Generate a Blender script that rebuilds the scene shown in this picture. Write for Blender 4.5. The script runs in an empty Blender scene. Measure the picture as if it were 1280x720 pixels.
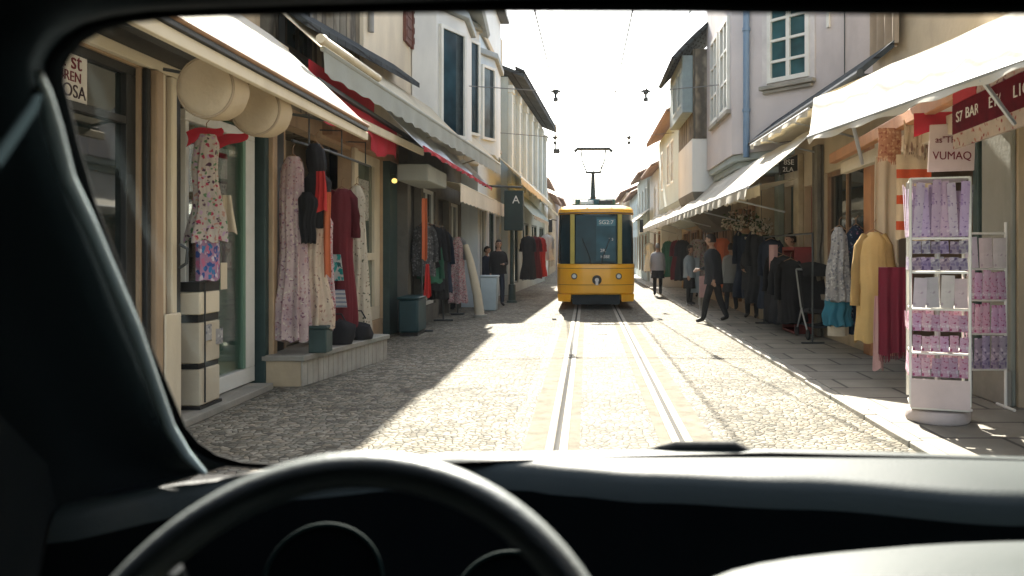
import bpy, bmesh, math, random
from mathutils import Vector, Matrix, noise
R = math.radians
rnd = random.Random(11)
sc = bpy.context.scene
COL = sc.collection
H = 1.475                      # eye height above the street
FPX, VX, VY = 1000.0, 733.0, 312.0

def at(px, py, Y):
    """a measured direction of the photograph and a distance, as a point of the street (metres)"""
    return Vector(((px - VX) * Y / FPX, Y, H - (py - VY) * Y / FPX))

# ------------------------------------------------------------------ materials
MATS = {}
def _new(name):
    m = bpy.data.materials.new(name); m.use_nodes = True
    nt = m.node_tree; nt.nodes.clear()
    out = nt.nodes.new('ShaderNodeOutputMaterial')
    return m, nt, out
def _n(nt, t, **kw):
    n = nt.nodes.new(t)
    for k, v in kw.items(): setattr(n, k, v)
    return n
def _ramp(nt, stops, interp='LINEAR'):
    r = nt.nodes.new('ShaderNodeValToRGB'); r.color_ramp.interpolation = interp
    e = r.color_ramp.elements
    while len(e) < len(stops): e.new(0.5)
    for i, (p, c) in enumerate(stops):
        e[i].position = p
        e[i].color = (c, c, c, 1) if isinstance(c, (int, float)) else (c[0], c[1], c[2], 1)
    return r
def _mix(nt, fac, a, b, mode='MIX'):
    m = nt.nodes.new('ShaderNodeMix'); m.data_type = 'RGBA'; m.blend_type = mode
    L = nt.links
    for sock, v in ((m.inputs['Factor'], fac), (m.inputs[6], a), (m.inputs[7], b)):
        if isinstance(v, (int, float)):
            sock.default_value = v if sock.type == 'VALUE' else (v, v, v, 1)
        elif isinstance(v, tuple): sock.default_value = (*v[:3], 1)
        else: L.new(v, sock)
    return m.outputs[2]
def _scale(c, k): return tuple(min(1, x * k) for x in c[:3])
def _noise(nt, vec, scale, detail=4, rough=.6):
    n = _n(nt, 'ShaderNodeTexNoise'); n.inputs['Scale'].default_value = scale
    n.inputs['Detail'].default_value = detail; n.inputs['Roughness'].default_value = rough
    nt.links.new(vec, n.inputs['Vector']); return n.outputs['Fac']
def _finish(nt, out, col, rough, bumpsock=None, bump=0, bdist=.01, metal=0, spec=.5, transl=0, alpha=None, coat=0):
    L = nt.links
    p = _n(nt, 'ShaderNodeBsdfPrincipled')
    if isinstance(col, tuple): p.inputs['Base Color'].default_value = (*col[:3], 1)
    else: L.new(col, p.inputs['Base Color'])
    if isinstance(rough, (int, float)): p.inputs['Roughness'].default_value = rough
    else: L.new(rough, p.inputs['Roughness'])
    p.inputs['Metallic'].default_value = metal
    p.inputs['Specular IOR Level'].default_value = spec
    p.inputs['Coat Weight'].default_value = coat
    nrm = None
    if bumpsock is not None and bump > 0:
        b = _n(nt, 'ShaderNodeBump'); b.inputs['Strength'].default_value = bump; b.inputs['Distance'].default_value = bdist
        L.new(bumpsock, b.inputs['Height']); L.new(b.outputs[0], p.inputs['Normal']); nrm = b.outputs[0]
    sh = p.outputs[0]
    if transl > 0:
        t = _n(nt, 'ShaderNodeBsdfTranslucent')
        if isinstance(col, tuple): t.inputs[0].default_value = (*col[:3], 1)
        else: L.new(col, t.inputs[0])
        mx = _n(nt, 'ShaderNodeMixShader'); mx.inputs[0].default_value = transl
        L.new(p.outputs[0], mx.inputs[1]); L.new(t.outputs[0], mx.inputs[2]); sh = mx.outputs[0]
    L.new(sh, out.inputs[0])

def M(name, c, rough=.75, var=.14, scale=3., bump=.15, bscale=40., bdist=.01, metal=0, spec=.4, c2=None, c2scale=.8, c2amt=.5, transl=0, rand=0, coat=0, streak=0):
    """plain weathered surface: fine tone noise, an optional second (dirt, wear) colour in patches, fine bump"""
    if name in MATS: return MATS[name]
    m, nt, out = _new(name)
    tc = _n(nt, 'ShaderNodeTexCoord').outputs['Object']
    f = _noise(nt, tc, scale, 5)
    r = _ramp(nt, [(.3, _scale(c, 1 - var)), (.7, _scale(c, 1 + var))]); nt.links.new(f, r.inputs[0])
    col = r.outputs[0]
    if c2 is not None:
        v = tc
        if streak:
            mp = _n(nt, 'ShaderNodeMapping'); mp.inputs['Scale'].default_value = (1, 1, 1 / streak)
            nt.links.new(tc, mp.inputs[0]); v = mp.outputs[0]
        g = _noise(nt, v, c2scale, 6, .65)
        r2 = _ramp(nt, [(.48, 0.0), (.66, 1.0)]); nt.links.new(g, r2.inputs[0])
        k = _n(nt, 'ShaderNodeMath', operation='MULTIPLY'); k.inputs[1].default_value = c2amt
        nt.links.new(r2.outputs[0], k.inputs[0])
        col = _mix(nt, k.outputs[0], col, c2)
    if rand:
        oi = _n(nt, 'ShaderNodeObjectInfo')
        mr = _n(nt, 'ShaderNodeMapRange'); mr.inputs[3].default_value = 1 - rand; mr.inputs[4].default_value = 1 + rand
        nt.links.new(oi.outputs['Random'], mr.inputs[0])
        cb = _n(nt, 'ShaderNodeCombineColor')
        for i in range(3): nt.links.new(mr.outputs[0], cb.inputs[i])
        col = _mix(nt, 1.0, col, cb.outputs[0], 'MULTIPLY')
    bs = _noise(nt, tc, bscale, 3) if bump > 0 else None
    _finish(nt, out, col, rough, bs, bump, bdist, metal, spec, transl, coat=coat)
    MATS[name] = m; return m

def PAT(name, base, cols, scale=22., thr=.42, rough=.9, warp=.35, transl=0.1, vscale=(1, 1, 1), base2=None, rand=0):
    """printed cloth or paper: irregular spots of several colours on a ground"""
    if name in MATS: return MATS[name]
    m, nt, out = _new(name); L = nt.links
    tc = _n(nt, 'ShaderNodeTexCoord').outputs['Object']
    mp = _n(nt, 'ShaderNodeMapping'); mp.inputs['Scale'].default_value = vscale; L.new(tc, mp.inputs[0])
    wn = _n(nt, 'ShaderNodeTexNoise'); wn.inputs['Scale'].default_value = scale * .6; L.new(mp.outputs[0], wn.inputs['Vector'])
    wv = _n(nt, 'ShaderNodeVectorMath', operation='SCALE'); wv.inputs['Scale'].default_value = warp / scale * 6; L.new(wn.outputs['Color'], wv.inputs[0])
    ad = _n(nt, 'ShaderNodeVectorMath', operation='ADD'); L.new(mp.outputs[0], ad.inputs[0]); L.new(wv.outputs[0], ad.inputs[1])
    vo = _n(nt, 'ShaderNodeTexVoronoi'); vo.inputs['Scale'].default_value = scale; L.new(ad.outputs[0], vo.inputs['Vector'])
    sp = _n(nt, 'ShaderNodeSeparateColor'); L.new(vo.outputs['Color'], sp.inputs[0])
    n = len(cols)
    cr = _ramp(nt, [(i / n, c) for i, c in enumerate(cols)], 'CONSTANT'); L.new(sp.outputs[0], cr.inputs[0])
    lt = _ramp(nt, [(thr - .06, 1.0), (thr + .06, 0.0)]); L.new(vo.outputs['Distance'], lt.inputs[0])
    g = _noise(nt, tc, 4, 4)
    b2 = base2 or _scale(base, .75)
    br = _ramp(nt, [(.35, b2), (.65, base)]); L.new(g, br.inputs[0])
    col = _mix(nt, lt.outputs[0], br.outputs[0], cr.outputs[0])
    if rand:
        oi = _n(nt, 'ShaderNodeObjectInfo'); rc_ = _ramp(nt, [(0, (1 - rand, 1 - rand, 1 - rand * .7)), (.35, (1, .82, .9)), (.7, (1.0, 1.0, 1.0)), (1, (1 - rand * .4, 1 - rand * .8, 1.0))]); L.new(oi.outputs['Random'], rc_.inputs[0])
        col = _mix(nt, 1.0, col, rc_.outputs[0], 'MULTIPLY')
    _finish(nt, out, col, rough, _noise(nt, tc, 90, 2), .2, .004, 0, .2, transl)
    MATS[name] = m; return m

def STR(name, cols, period, axis='X', rough=.85, soft=.02, transl=.1, spec=.3, off=0., bump=0):
    """stripes of the given colours across one axis of the thing"""
    if name in MATS: return MATS[name]
    m, nt, out = _new(name); L = nt.links
    tc = _n(nt, 'ShaderNodeTexCoord').outputs['Object']
    sx = _n(nt, 'ShaderNodeSeparateXYZ'); L.new(tc, sx.inputs[0])
    a = _n(nt, 'ShaderNodeMath', operation='ADD'); a.inputs[1].default_value = off; L.new(sx.outputs[axis], a.inputs[0])
    d = _n(nt, 'ShaderNodeMath', operation='DIVIDE'); d.inputs[1].default_value = period; L.new(a.outputs[0], d.inputs[0])
    fr = _n(nt, 'ShaderNodeMath', operation='FRACT'); L.new(d.outputs[0], fr.inputs[0])
    n = len(cols); tot = sum(w for _, w in cols); st = []; p = 0
    for c, w in cols: st.append((p / tot, c)); p += w
    cr = _ramp(nt, st, 'CONSTANT'); L.new(fr.outputs[0], cr.inputs[0])
    g = _noise(nt, tc, 6, 4); br = _ramp(nt, [(.3, .82), (.7, 1.0)]); L.new(g, br.inputs[0])
    col = _mix(nt, 1.0, cr.outputs[0], br.outputs[0], 'MULTIPLY')
    _finish(nt, out, col, rough, fr.outputs[0] if bump else _noise(nt, tc, 80, 2), bump or .15, .006, 0, spec, transl)
    MATS[name] = m; return m

def GLASS(name, tint=(.9, .95, .93), refl=1.0, dirt=.0):
    m, nt, out = _new(name); L = nt.links
    t = _n(nt, 'ShaderNodeBsdfTransparent'); t.inputs[0].default_value = (*tint, 1)
    g = _n(nt, 'ShaderNodeBsdfGlossy'); g.inputs['Roughness'].default_value = .02; g.inputs['Color'].default_value = (.95, .98, 1, 1)
    fz = _n(nt, 'ShaderNodeFresnel'); fz.inputs[0].default_value = 1.5
    k = _n(nt, 'ShaderNodeMath', operation='MULTIPLY'); k.inputs[1].default_value = refl; k.use_clamp = True
    L.new(fz.outputs[0], k.inputs[0])
    mx = _n(nt, 'ShaderNodeMixShader'); L.new(k.outputs[0], mx.inputs[0]); L.new(t.outputs[0], mx.inputs[1]); L.new(g.outputs[0], mx.inputs[2])
    L.new(mx.outputs[0], out.inputs[0]); MATS[name] = m; return m

def PANE(name, c=(.02, .035, .04), rough=.06, spec=.3, wob=.05):
    """opaque dark window glass, the dimness of a room painted into its colour"""
    m, nt, out = _new(name); L = nt.links
    tc = _n(nt, 'ShaderNodeTexCoord').outputs['Object']
    g = _noise(nt, tc, 1.3, 3)
    r = _ramp(nt, [(.35, _scale(c, .6)), (.65, _scale(c, 1.5))]); L.new(g, r.inputs[0])
    _finish(nt, out, r.outputs[0], rough, _noise(nt, tc, 1.5, 1), wob, .02, 0, spec, 0)
    MATS[name] = m; return m

def STONES(name, stone, gap, scale, rndm=.8, bump=.9, bdist=.03, rough=.75, tone=.35, dirt=None, gapw=.07, squash=(1, 1, 1)):
    m, nt, out = _new(name); L = nt.links
    tc = _n(nt, 'ShaderNodeTexCoord').outputs['Object']
    wn = _n(nt, 'ShaderNodeTexNoise'); wn.inputs['Scale'].default_value = 3; L.new(tc, wn.inputs['Vector'])
    wv = _n(nt, 'ShaderNodeVectorMath', operation='SCALE'); wv.inputs['Scale'].default_value = .08; L.new(wn.outputs['Color'], wv.inputs[0])
    ad = _n(nt, 'ShaderNodeVectorMath', operation='ADD'); L.new(tc, ad.inputs[0]); L.new(wv.outputs[0], ad.inputs[1])
    mp = _n(nt, 'ShaderNodeMapping'); mp.inputs['Scale'].default_value = squash; L.new(ad.outputs[0], mp.inputs[0])
    ve = _n(nt, 'ShaderNodeTexVoronoi', feature='DISTANCE_TO_EDGE', voronoi_dimensions='2D'); vc = _n(nt, 'ShaderNodeTexVoronoi', voronoi_dimensions='2D')
    for v in (ve, vc):
        v.inputs['Scale'].default_value = scale; v.inputs['Randomness'].default_value = rndm; L.new(mp.outputs[0], v.inputs['Vector'])
    sp = _n(nt, 'ShaderNodeSeparateColor'); L.new(vc.outputs['Color'], sp.inputs[0])
    cr = _ramp(nt, [(0, _scale(stone, 1 - tone)), (.5, stone), (1, _scale(stone, 1 + tone))]); L.new(sp.outputs[0], cr.inputs[0])
    hue = _ramp(nt, [(0, (1.0, .95, .88)), (.5, (1, 1, 1)), (1, (.93, .97, 1.0))]); L.new(sp.outputs[1], hue.inputs[0])
    col = _mix(nt, 1.0, cr.outputs[0], hue.outputs[0], 'MULTIPLY')
    big = _noise(nt, tc, .55, 8, .7); br = _ramp(nt, [(.34, .62), (.5, .95), (.66, 1.15)]); L.new(big, br.inputs[0])
    col = _mix(nt, 1.0, col, br.outputs[0], 'MULTIPLY')
    ge = _ramp(nt, [(gapw * .4, 1.0), (gapw * 1.5, 0.0)]); L.new(ve.outputs['Distance'], ge.inputs[0])
    col = _mix(nt, ge.outputs[0], col, gap)
    hr = _ramp(nt, [(0, 0.0), (gapw * 1.2, .6), (.3, 1.0)]); L.new(ve.outputs['Distance'], hr.inputs[0])
    fine = _noise(nt, tc, 60, 3)
    hs = _n(nt, 'ShaderNodeMath', operation='MULTIPLY_ADD'); hs.inputs[1].default_value = .25; L.new(fine, hs.inputs[0]); L.new(hr.outputs[0], hs.inputs[2])
    hc = _n(nt, 'ShaderNodeMath', operation='MULTIPLY_ADD'); hc.inputs[1].default_value = .5; L.new(sp.outputs[2], hc.inputs[0]); L.new(hs.outputs[0], hc.inputs[2])
    _finish(nt, out, col, rough, hc.outputs[0], bump, bdist, 0, .08)
    MATS[name] = m; return m

def BRICKS(name, c1, c2, mortar, w, h, rough=.85, bump=.5, mort=.012, axes='XY', off=.5, spec=.35):
    m, nt, out = _new(name); L = nt.links
    tc = _n(nt, 'ShaderNodeTexCoord').outputs['Object']
    sx = _n(nt, 'ShaderNodeSeparateXYZ'); L.new(tc, sx.inputs[0])
    cb = _n(nt, 'ShaderNodeCombineXYZ'); L.new(sx.outputs[axes[0]], cb.inputs[0]); L.new(sx.outputs[axes[1]], cb.inputs[1])
    b = _n(nt, 'ShaderNodeTexBrick'); b.offset = off
    b.inputs['Scale'].default_value = 1; b.inputs['Brick Width'].default_value = w; b.inputs['Row Height'].default_value = h
    b.inputs['Mortar Size'].default_value = mort; b.inputs['Color1'].default_value = (*c1, 1); b.inputs['Color2'].default_value = (*c2, 1); b.inputs['Mortar'].default_value = (*mortar, 1)
    L.new(cb.outputs[0], b.inputs['Vector'])
    g = _noise(nt, tc, 2, 6); br = _ramp(nt, [(.3, .72), (.7, 1.1)]); L.new(g, br.inputs[0])
    col = _mix(nt, 1.0, b.outputs['Color'], br.outputs[0], 'MULTIPLY')
    inv = _n(nt, 'ShaderNodeMath', operation='SUBTRACT'); inv.inputs[0].default_value = 1; L.new(b.outputs['Fac'], inv.inputs[1])
    fn = _n(nt, 'ShaderNodeMath', operation='MULTIPLY_ADD'); fn.inputs[1].default_value = .5; L.new(_noise(nt, tc, 25, 4), fn.inputs[0]); L.new(inv.outputs[0], fn.inputs[2])
    _finish(nt, out, col, rough, fn.outputs[0], bump, .012, 0, spec)
    MATS[name] = m; return m

def EMIT(name, c, s):
    m, nt, out = _new(name); e = _n(nt, 'ShaderNodeEmission'); e.inputs[0].default_value = (*c, 1); e.inputs[1].default_value = s
    nt.links.new(e.outputs[0], out.inputs[0]); MATS[name] = m; return m

# ------------------------------------------------------------------ mesh building
def root_loc(o):
    l = Vector((0, 0, 0))
    while o is not None: l += o.location; o = o.parent
    return l
class MB:
    def __init__(s): s.v = []; s.f = []; s.mi = []
    def add(s, vs, fs, mi=0):
        k = len(s.v); s.v += [Vector(v) for v in vs]
        s.f += [tuple(i + k for i in f) for f in fs]; s.mi += [mi] * len(fs); return s
    def hexa(s, p, mi=0):
        return s.add(p, [(3, 2, 1, 0), (4, 5, 6, 7), (0, 1, 5, 4), (1, 2, 6, 5), (2, 3, 7, 6), (3, 0, 4, 7)], mi)
    def box(s, x0, x1, y0, y1, z0, z1, mi=0):
        x0, x1 = min(x0, x1), max(x0, x1); y0, y1 = min(y0, y1), max(y0, y1)
        return s.hexa([(x0, y0, z0), (x1, y0, z0), (x1, y1, z0), (x0, y1, z0), (x0, y0, z1), (x1, y0, z1), (x1, y1, z1), (x0, y1, z1)], mi)
    def prism(s, poly, z0, z1, mi=0):
        n = len(poly)
        a = sum(poly[i][0] * poly[(i + 1) % n][1] - poly[(i + 1) % n][0] * poly[i][1] for i in range(n))
        if a < 0: poly = poly[::-1]
        vs = [(x, y, z0) for x, y in poly] + [(x, y, z1) for x, y in poly]
        return s.add(vs, [tuple(range(n - 1, -1, -1)), tuple(range(n, 2 * n))] + [(i, (i + 1) % n, n + (i + 1) % n, n + i) for i in range(n)], mi)
    def loft(s, rings, closed=True, cap0=True, cap1=True, mi=0):
        n = len(rings[0]); vs = [p for r in rings for p in r]; fs = []
        for k in range(len(rings) - 1):
            for i in range(n if closed else n - 1):
                j = (i + 1) % n; fs.append((k * n + i, k * n + j, (k + 1) * n + j, (k + 1) * n + i))
        if closed and cap0: fs.append(tuple(range(n - 1, -1, -1)))
        if closed and cap1: fs.append(tuple((len(rings) - 1) * n + i for i in range(n)))
        return s.add(vs, fs, mi)
    def tube(s, pts, r, seg=8, mi=0, cap=True):
        pts = [Vector(p) for p in pts]; rs = r if isinstance(r, (list, tuple)) else [r] * len(pts)
        rings = []; up = None
        for i, p in enumerate(pts):
            d = (pts[min(i + 1, len(pts) - 1)] - pts[max(i - 1, 0)]).normalized()
            if up is None:
                up = Vector((0, 0, 1)) if abs(d.z) < .9 else Vector((1, 0, 0))
            a = d.cross(up)
            if a.length < 1e-4: a = d.cross(Vector((0, 1, 0)))
            a.normalize(); b = a.cross(d).normalized(); up = b
            rings.append([p + (a * math.cos(t) + b * math.sin(t)) * rs[i] for t in [2 * math.pi * q / seg for q in range(seg)]])
        return s.loft(rings, True, cap, cap, mi)
    def lathe(s, prof, c=(0, 0, 0), seg=20, mi=0, axis='Z'):
        c = Vector(c); rings = []
        for r, z in prof:
            ring = []
            for q in range(seg):
                t = 2 * math.pi * q / seg; a, b = r * math.cos(t), r * math.sin(t)
                ring.append(c + (Vector((a, b, z)) if axis == 'Z' else Vector((a, z, -b)) if axis == 'Y' else Vector((z, a, b))))
            rings.append(ring)
        return s.loft(rings, True, True, True, mi)
    def sheet(s, fn, nu, nv, th=.006, mi=0):
        """a thick cloth or slab: fn(u, v) gives the middle surface"""
        P = [[Vector(fn(i / nu, j / nv)) for j in range(nv + 1)] for i in range(nu + 1)]
        N = []
        for i in range(nu + 1):
            row = []
            for j in range(nv + 1):
                du = P[min(i + 1, nu)][j] - P[max(i - 1, 0)][j]; dv = P[i][min(j + 1, nv)] - P[i][max(j - 1, 0)]
                n = du.cross(dv); row.append(n.normalized() if n.length > 1e-9 else Vector((0, 0, 1)))
            N.append(row)
        w = nv + 1; A = [P[i][j] + N[i][j] * th / 2 for i in range(nu + 1) for j in range(w)]; B = [P[i][j] - N[i][j] * th / 2 for i in range(nu + 1) for j in range(w)]
        k = len(A); fs = []
        for i in range(nu):
            for j in range(nv):
                a, b, c, d = i * w + j, (i + 1) * w + j, (i + 1) * w + j + 1, i * w + j + 1
                fs.append((a, b, c, d)); fs.append((k + d, k + c, k + b, k + a))
        edge = [(i * w, (i + 1) * w) for i in range(nu)] + [(nu * w + j, nu * w + j + 1) for j in range(nv)] + [((i + 1) * w + nv, i * w + nv) for i in range(nu)] + [(j + 1, j) for j in range(nv)]
        for a, b in edge: fs.append((b, a, k + a, k + b))
        return s.add(A + B, fs, mi)
    def build(s, name, mat, parent=None, loc=None, local=False, bevel=0, smooth=35, rotz=0):
        me = bpy.data.meshes.new(name)
        off = Vector((0, 0, 0))
        if not local:
            off = root_loc(parent) if parent is not None else (Vector(loc) if loc is not None else off)
        me.from_pydata([v - off for v in s.v], [], s.f)
        for m in (mat if isinstance(mat, (list, tuple)) else [mat]): me.materials.append(m)
        if len(me.materials) > 1: me.polygons.foreach_set('material_index', s.mi)
        me.validate(); me.update()
        if smooth:
            me.polygons.foreach_set('use_smooth', [True] * len(me.polygons)); me.set_sharp_from_angle(angle=R(smooth))
        o = bpy.data.objects.new(name, me); COL.objects.link(o)
        if parent is not None: o.parent = parent
        elif loc is not None: o.location = loc
        if rotz: o.rotation_euler.z = rotz
        if bevel:
            b = o.modifiers.new('soft_edges', 'BEVEL'); b.width = bevel; b.segments = 2; b.limit_method = 'ANGLE'; b.angle_limit = R(40)
        return o

def tag(o, label=None, cat=None, group=None, kind=None):
    if label: o['label'] = label
    if cat: o['category'] = cat
    if group: o['group'] = group
    if kind: o['kind'] = kind
    return o
def thing(name, label, cat, loc=(0, 0, 0), rotz=0, group=None, kind=None):
    o = bpy.data.objects.new(name, None); COL.objects.link(o); o.empty_display_size = .1
    o.location = loc; o.rotation_euler.z = rotz
    return tag(o, label, cat, group, kind)
def dup(root, loc, rotz=None, label=None):
    r = root.copy(); COL.objects.link(r); r.location = loc
    if rotz is not None: r.rotation_euler.z = rotz
    if label: r['label'] = label
    def rec(src, dst):
        for ch in list(src.children):
            c = ch.copy(); COL.objects.link(c); c.parent = dst; rec(ch, c)
    rec(root, r); return r

def lettering(txt, size, mat, pos, face, parent, name='lettering', depth=.004, local=False, sx=1.0):
    """raised letters; face is the direction they look: '-Y', '+X' or '-X'"""
    cu = bpy.data.curves.new('lettering', 'FONT'); cu.body = txt; cu.size = size; cu.extrude = depth / 2; cu.align_x = 'CENTER'; cu.align_y = 'CENTER'
    tmp = bpy.data.objects.new('lettering_source', cu); COL.objects.link(tmp)
    dg = bpy.context.evaluated_depsgraph_get(); me = bpy.data.meshes.new_from_object(tmp.evaluated_get(dg))
    bpy.data.objects.remove(tmp); bpy.data.curves.remove(cu)
    rot = {'-Y': Matrix.Rotation(R(90), 4, 'X'), '+X': Matrix.Rotation(R(90), 4, 'Z') @ Matrix.Rotation(R(90), 4, 'X'),
           '-X': Matrix.Rotation(R(-90), 4, 'Z') @ Matrix.Rotation(R(90), 4, 'X')}[face]
    off = Vector((0, 0, 0)) if local else root_loc(parent)
    me.transform(Matrix.Translation(Vector(pos) - off) @ rot @ Matrix.Diagonal((sx, 1, 1, 1)))
    me.materials.clear(); me.materials.append(mat)
    o = bpy.data.objects.new(name, me); COL.objects.link(o); o.parent = parent
    return o

class Fr:
    """a facade: s runs along it, d stands out of it"""
    def __init__(s, o, u, n): s.o = Vector((*o, 0)); s.u = Vector((*u, 0)).normalized(); s.n = Vector((*n, 0)).normalized()
    def p(s, a, d, z): q = s.o + s.u * a + s.n * d; return Vector((q.x, q.y, z))
    def box(s, mb, a0, a1, d0, d1, z0, z1, mi=0):
        pts = [s.p(a0, d0, z0), s.p(a1, d0, z0), s.p(a1, d1, z0), s.p(a0, d1, z0), s.p(a0, d0, z1), s.p(a1, d0, z1), s.p(a1, d1, z1), s.p(a0, d1, z1)]
        if (pts[1] - pts[0]).cross(pts[3] - pts[0]).z < 0:
            pts = [pts[0], pts[3], pts[2], pts[1], pts[4], pts[7], pts[6], pts[5]]
        return mb.hexa(pts, mi)
def wall(fr, s0, s1, z0, z1, ops, parent, mat, th=.25, back=5., name='wall', solid=True):
    mb = MB(); ss = sorted({s0, s1} | {x for o in ops for x in o[:2]}); zs = sorted({z0, z1} | {x for o in ops for x in o[2:]})
    for a, b in zip(ss, ss[1:]):
        run = None
        for c, d in zip(zs, zs[1:]):
            hole = any(o[0] <= a and b <= o[1] and o[2] <= c and d <= o[3] for o in ops)
            if not hole: run = (run[0], d) if run else (c, d)
            if hole and run: fr.box(mb, a, b, -th, 0, *run); run = None
        if run: fr.box(mb, a, b, -th, 0, *run)
    if solid: fr.box(mb, s0, s1, -back, -th - .002, z0, z1)
    return mb.build(name, mat, parent)
def window(parent, fr, s0, s1, z0, z1, mf, mg, nx=2, nz=3, rec=.1, fw=.07, bw=.035, sill=None, proud=0., name='window'):
    mb = MB(); d0, d1 = -rec, -rec + .07 + proud
    fr.box(mb, s0, s1, d0, d1, z0, z0 + fw); fr.box(mb, s0, s1, d0, d1, z1 - fw, z1)
    fr.box(mb, s0, s0 + fw, d0, d1, z0 + fw, z1 - fw); fr.box(mb, s1 - fw, s1, d0, d1, z0 + fw, z1 - fw)
    for i in range(1, nx):
        c = s0 + (s1 - s0) * i / nx; fr.box(mb, c - bw * .8, c + bw * .8, d0 + .01, d1 - .008, z0 + fw, z1 - fw)
    for j in range(1, nz):
        c = z0 + (z1 - z0) * j / nz; fr.box(mb, s0 + fw, s1 - fw, d0 + .012, d1 - .014, c - bw / 2, c + bw / 2)
    w = mb.build(name, mf, parent)
    g = MB(); fr.box(g, s0 + fw * .5, s1 - fw * .5, d0 + .015, d0 + .03, z0 + fw * .5, z1 - fw * .5); g.build('pane', mg, w)
    if sill is not None:
        k = MB(); fr.box(k, s0 - .1, s1 + .1, -rec + .002, .09, z0 - .09, z0 - .002); k.build('sill', sill if not isinstance(sill, bool) else m_kerb, w, bevel=.008)
    return w
# ------------------------------------------------------------------ camera, light, sky
cam = bpy.data.cameras.new('camera'); co = bpy.data.objects.new('camera', cam); COL.objects.link(co); sc.camera = co
co.location = (0, 0, H); co.rotation_euler = (R(90), 0, 0)
cam.sensor_width = 36; cam.lens = 36 * FPX / 1280
cam.shift_x = -(VX - 640) / 1280; cam.shift_y = -(360 - VY) / 1280
cam.clip_start = .02; cam.clip_end = 2000
cam.dof.use_dof = True; cam.dof.focus_distance = 15; cam.dof.aperture_fstop = 5.0
SUN = Vector((-.10, 1.35, 1.0)).normalized()
el = math.asin(SUN.z); az = math.atan2(SUN.x, SUN.y)
sd = bpy.data.lights.new('sun', 'SUN'); sd.energy = 4.6; sd.angle = R(.5); sd.color = (1, .935, .82)
so = bpy.data.objects.new('sun', sd); COL.objects.link(so); so.rotation_euler = (-SUN).to_track_quat('-Z', 'Y').to_euler(); so.location = (-8, 40, 40)
w = bpy.data.worlds.new('World'); sc.world = w; w.use_nodes = True; nt = w.node_tree; nt.nodes.clear()
sky = nt.nodes.new('ShaderNodeTexSky'); sky.sky_type = 'NISHITA'; sky.sun_disc = False; sky.sun_elevation = el; sky.sun_rotation = az
sky.air_density = 1.2; sky.dust_density = 1.6; sky.ozone_density = 1.0; sky.altitude = 0
hs = nt.nodes.new('ShaderNodeHueSaturation'); hs.inputs['Saturation'].default_value = .55; hs.inputs['Value'].default_value = 1.0
bg = nt.nodes.new('ShaderNodeBackground'); bg.inputs[1].default_value = .092; wo = nt.nodes.new('ShaderNodeOutputWorld')
nt.links.new(sky.outputs[0], hs.inputs['Color']); nt.links.new(hs.outputs[0], bg.inputs[0]); nt.links.new(bg.outputs[0], wo.inputs[0])
sc.view_settings.view_transform = 'Standard'; sc.view_settings.look = 'None'; sc.view_settings.gamma = 1; sc.view_settings.exposure = EXPO if 'EXPO' in globals() else 2.32
sc.cycles.use_denoising = True; sc.cycles.max_bounces = 7; sc.cycles.transparent_max_bounces = 12; sc.cycles.sample_clamp_indirect = 6; sc.cycles.caustics_reflective = False

# ------------------------------------------------------------------ shared materials
m_cob = STONES('cobbles', (.215, .195, .155), (.10, .092, .076), 17, .95, .8, .018, gapw=.055, tone=.48)
m_sett = STONES('track_setts', (.21, .193, .157), (.115, .105, .088), 18, .9, .6, .014, tone=.4, squash=(1, .85, 1), gapw=.06)
m_slab = BRICKS('pavement_slabs', (.28, .255, .205), (.225, .205, .17), (.08, .072, .06), .9, .55, .7, .35, .018)
m_kerb = M('kerb_stone', (.30, .275, .23), .75, .2, 2, .4, 30, c2=(.15, .18, .15), c2scale=1.2)
m_dirt = M('far_ground', (.28, .25, .2), .95, .2, 1)
m_rail = M('rail_steel', (.40, .37, .31), .7, .14, 4, .1, 60, metal=.0, spec=.06, c2=(.35, .27, .2), c2scale=2, c2amt=.4)
m_groove = M('rail_groove', (.03, .027, .023), .9)
m_band = M('rail_mortar', (.195, .177, .142), .9, .25, 6, .5, 40, spec=.04)
m_white_cloth = M('white_awning_cloth', (.72, .68, .59), .85, .05, 1.5, .35, 6, .03, c2=(.55, .50, .40), c2scale=.7, c2amt=.35, transl=.38, streak=3)
m_cream_cloth = M('cream_awning_cloth', (.72, .65, .50), .85, .06, 1.5, .3, 6, .03, c2=(.5, .43, .3), c2scale=.8, c2amt=.4, transl=.38, streak=3)
m_grey_cloth = M('grey_awning_cloth', (.36, .37, .33), .85, .08, 1.5, .25, 8, .02, transl=.1)
m_teal_cloth = M('green_awning_cloth', (.20, .26, .24), .85, .08, 1.5, .25, 8, .02, transl=.1)
m_red_cloth = M('red_cloth', (.52, .03, .05), .8, .12, 2, .3, 8, .02, transl=.25)
m_cream = M('cream_paint', (.70, .61, .45), .7, .06, 2, .2, 25, c2=(.42, .35, .24), c2scale=1.1, c2amt=.5, streak=4)
m_cream_wall = M('cream_render', (.70, .60, .45), .85, .07, 1.2, .35, 18, c2=(.44, .37, .28), c2scale=.55, c2amt=.55, streak=3)
m_beige_wall = M('beige_render', (.48, .38, .25), .88, .1, 1.5, .4, 16, c2=(.25, .2, .15), c2scale=.8, c2amt=.6, streak=2)
m_pink_wall = M('pinkish_render', (.58, .525, .505), .88, .06, 1.2, .4, 14, c2=(.40, .35, .33), c2scale=.5, c2amt=.7, streak=3)
m_blue_wall = M('pale_blue_render', (.52, .63, .66), .88, .06, 1.2, .3, 14, c2=(.36, .43, .44), c2scale=.6, c2amt=.6, streak=3)
m_white_wall = M('white_render', (.72, .71, .67), .88, .05, 1.2, .3, 14, c2=(.46, .46, .44), c2scale=.5, c2amt=.6, streak=4)
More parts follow.
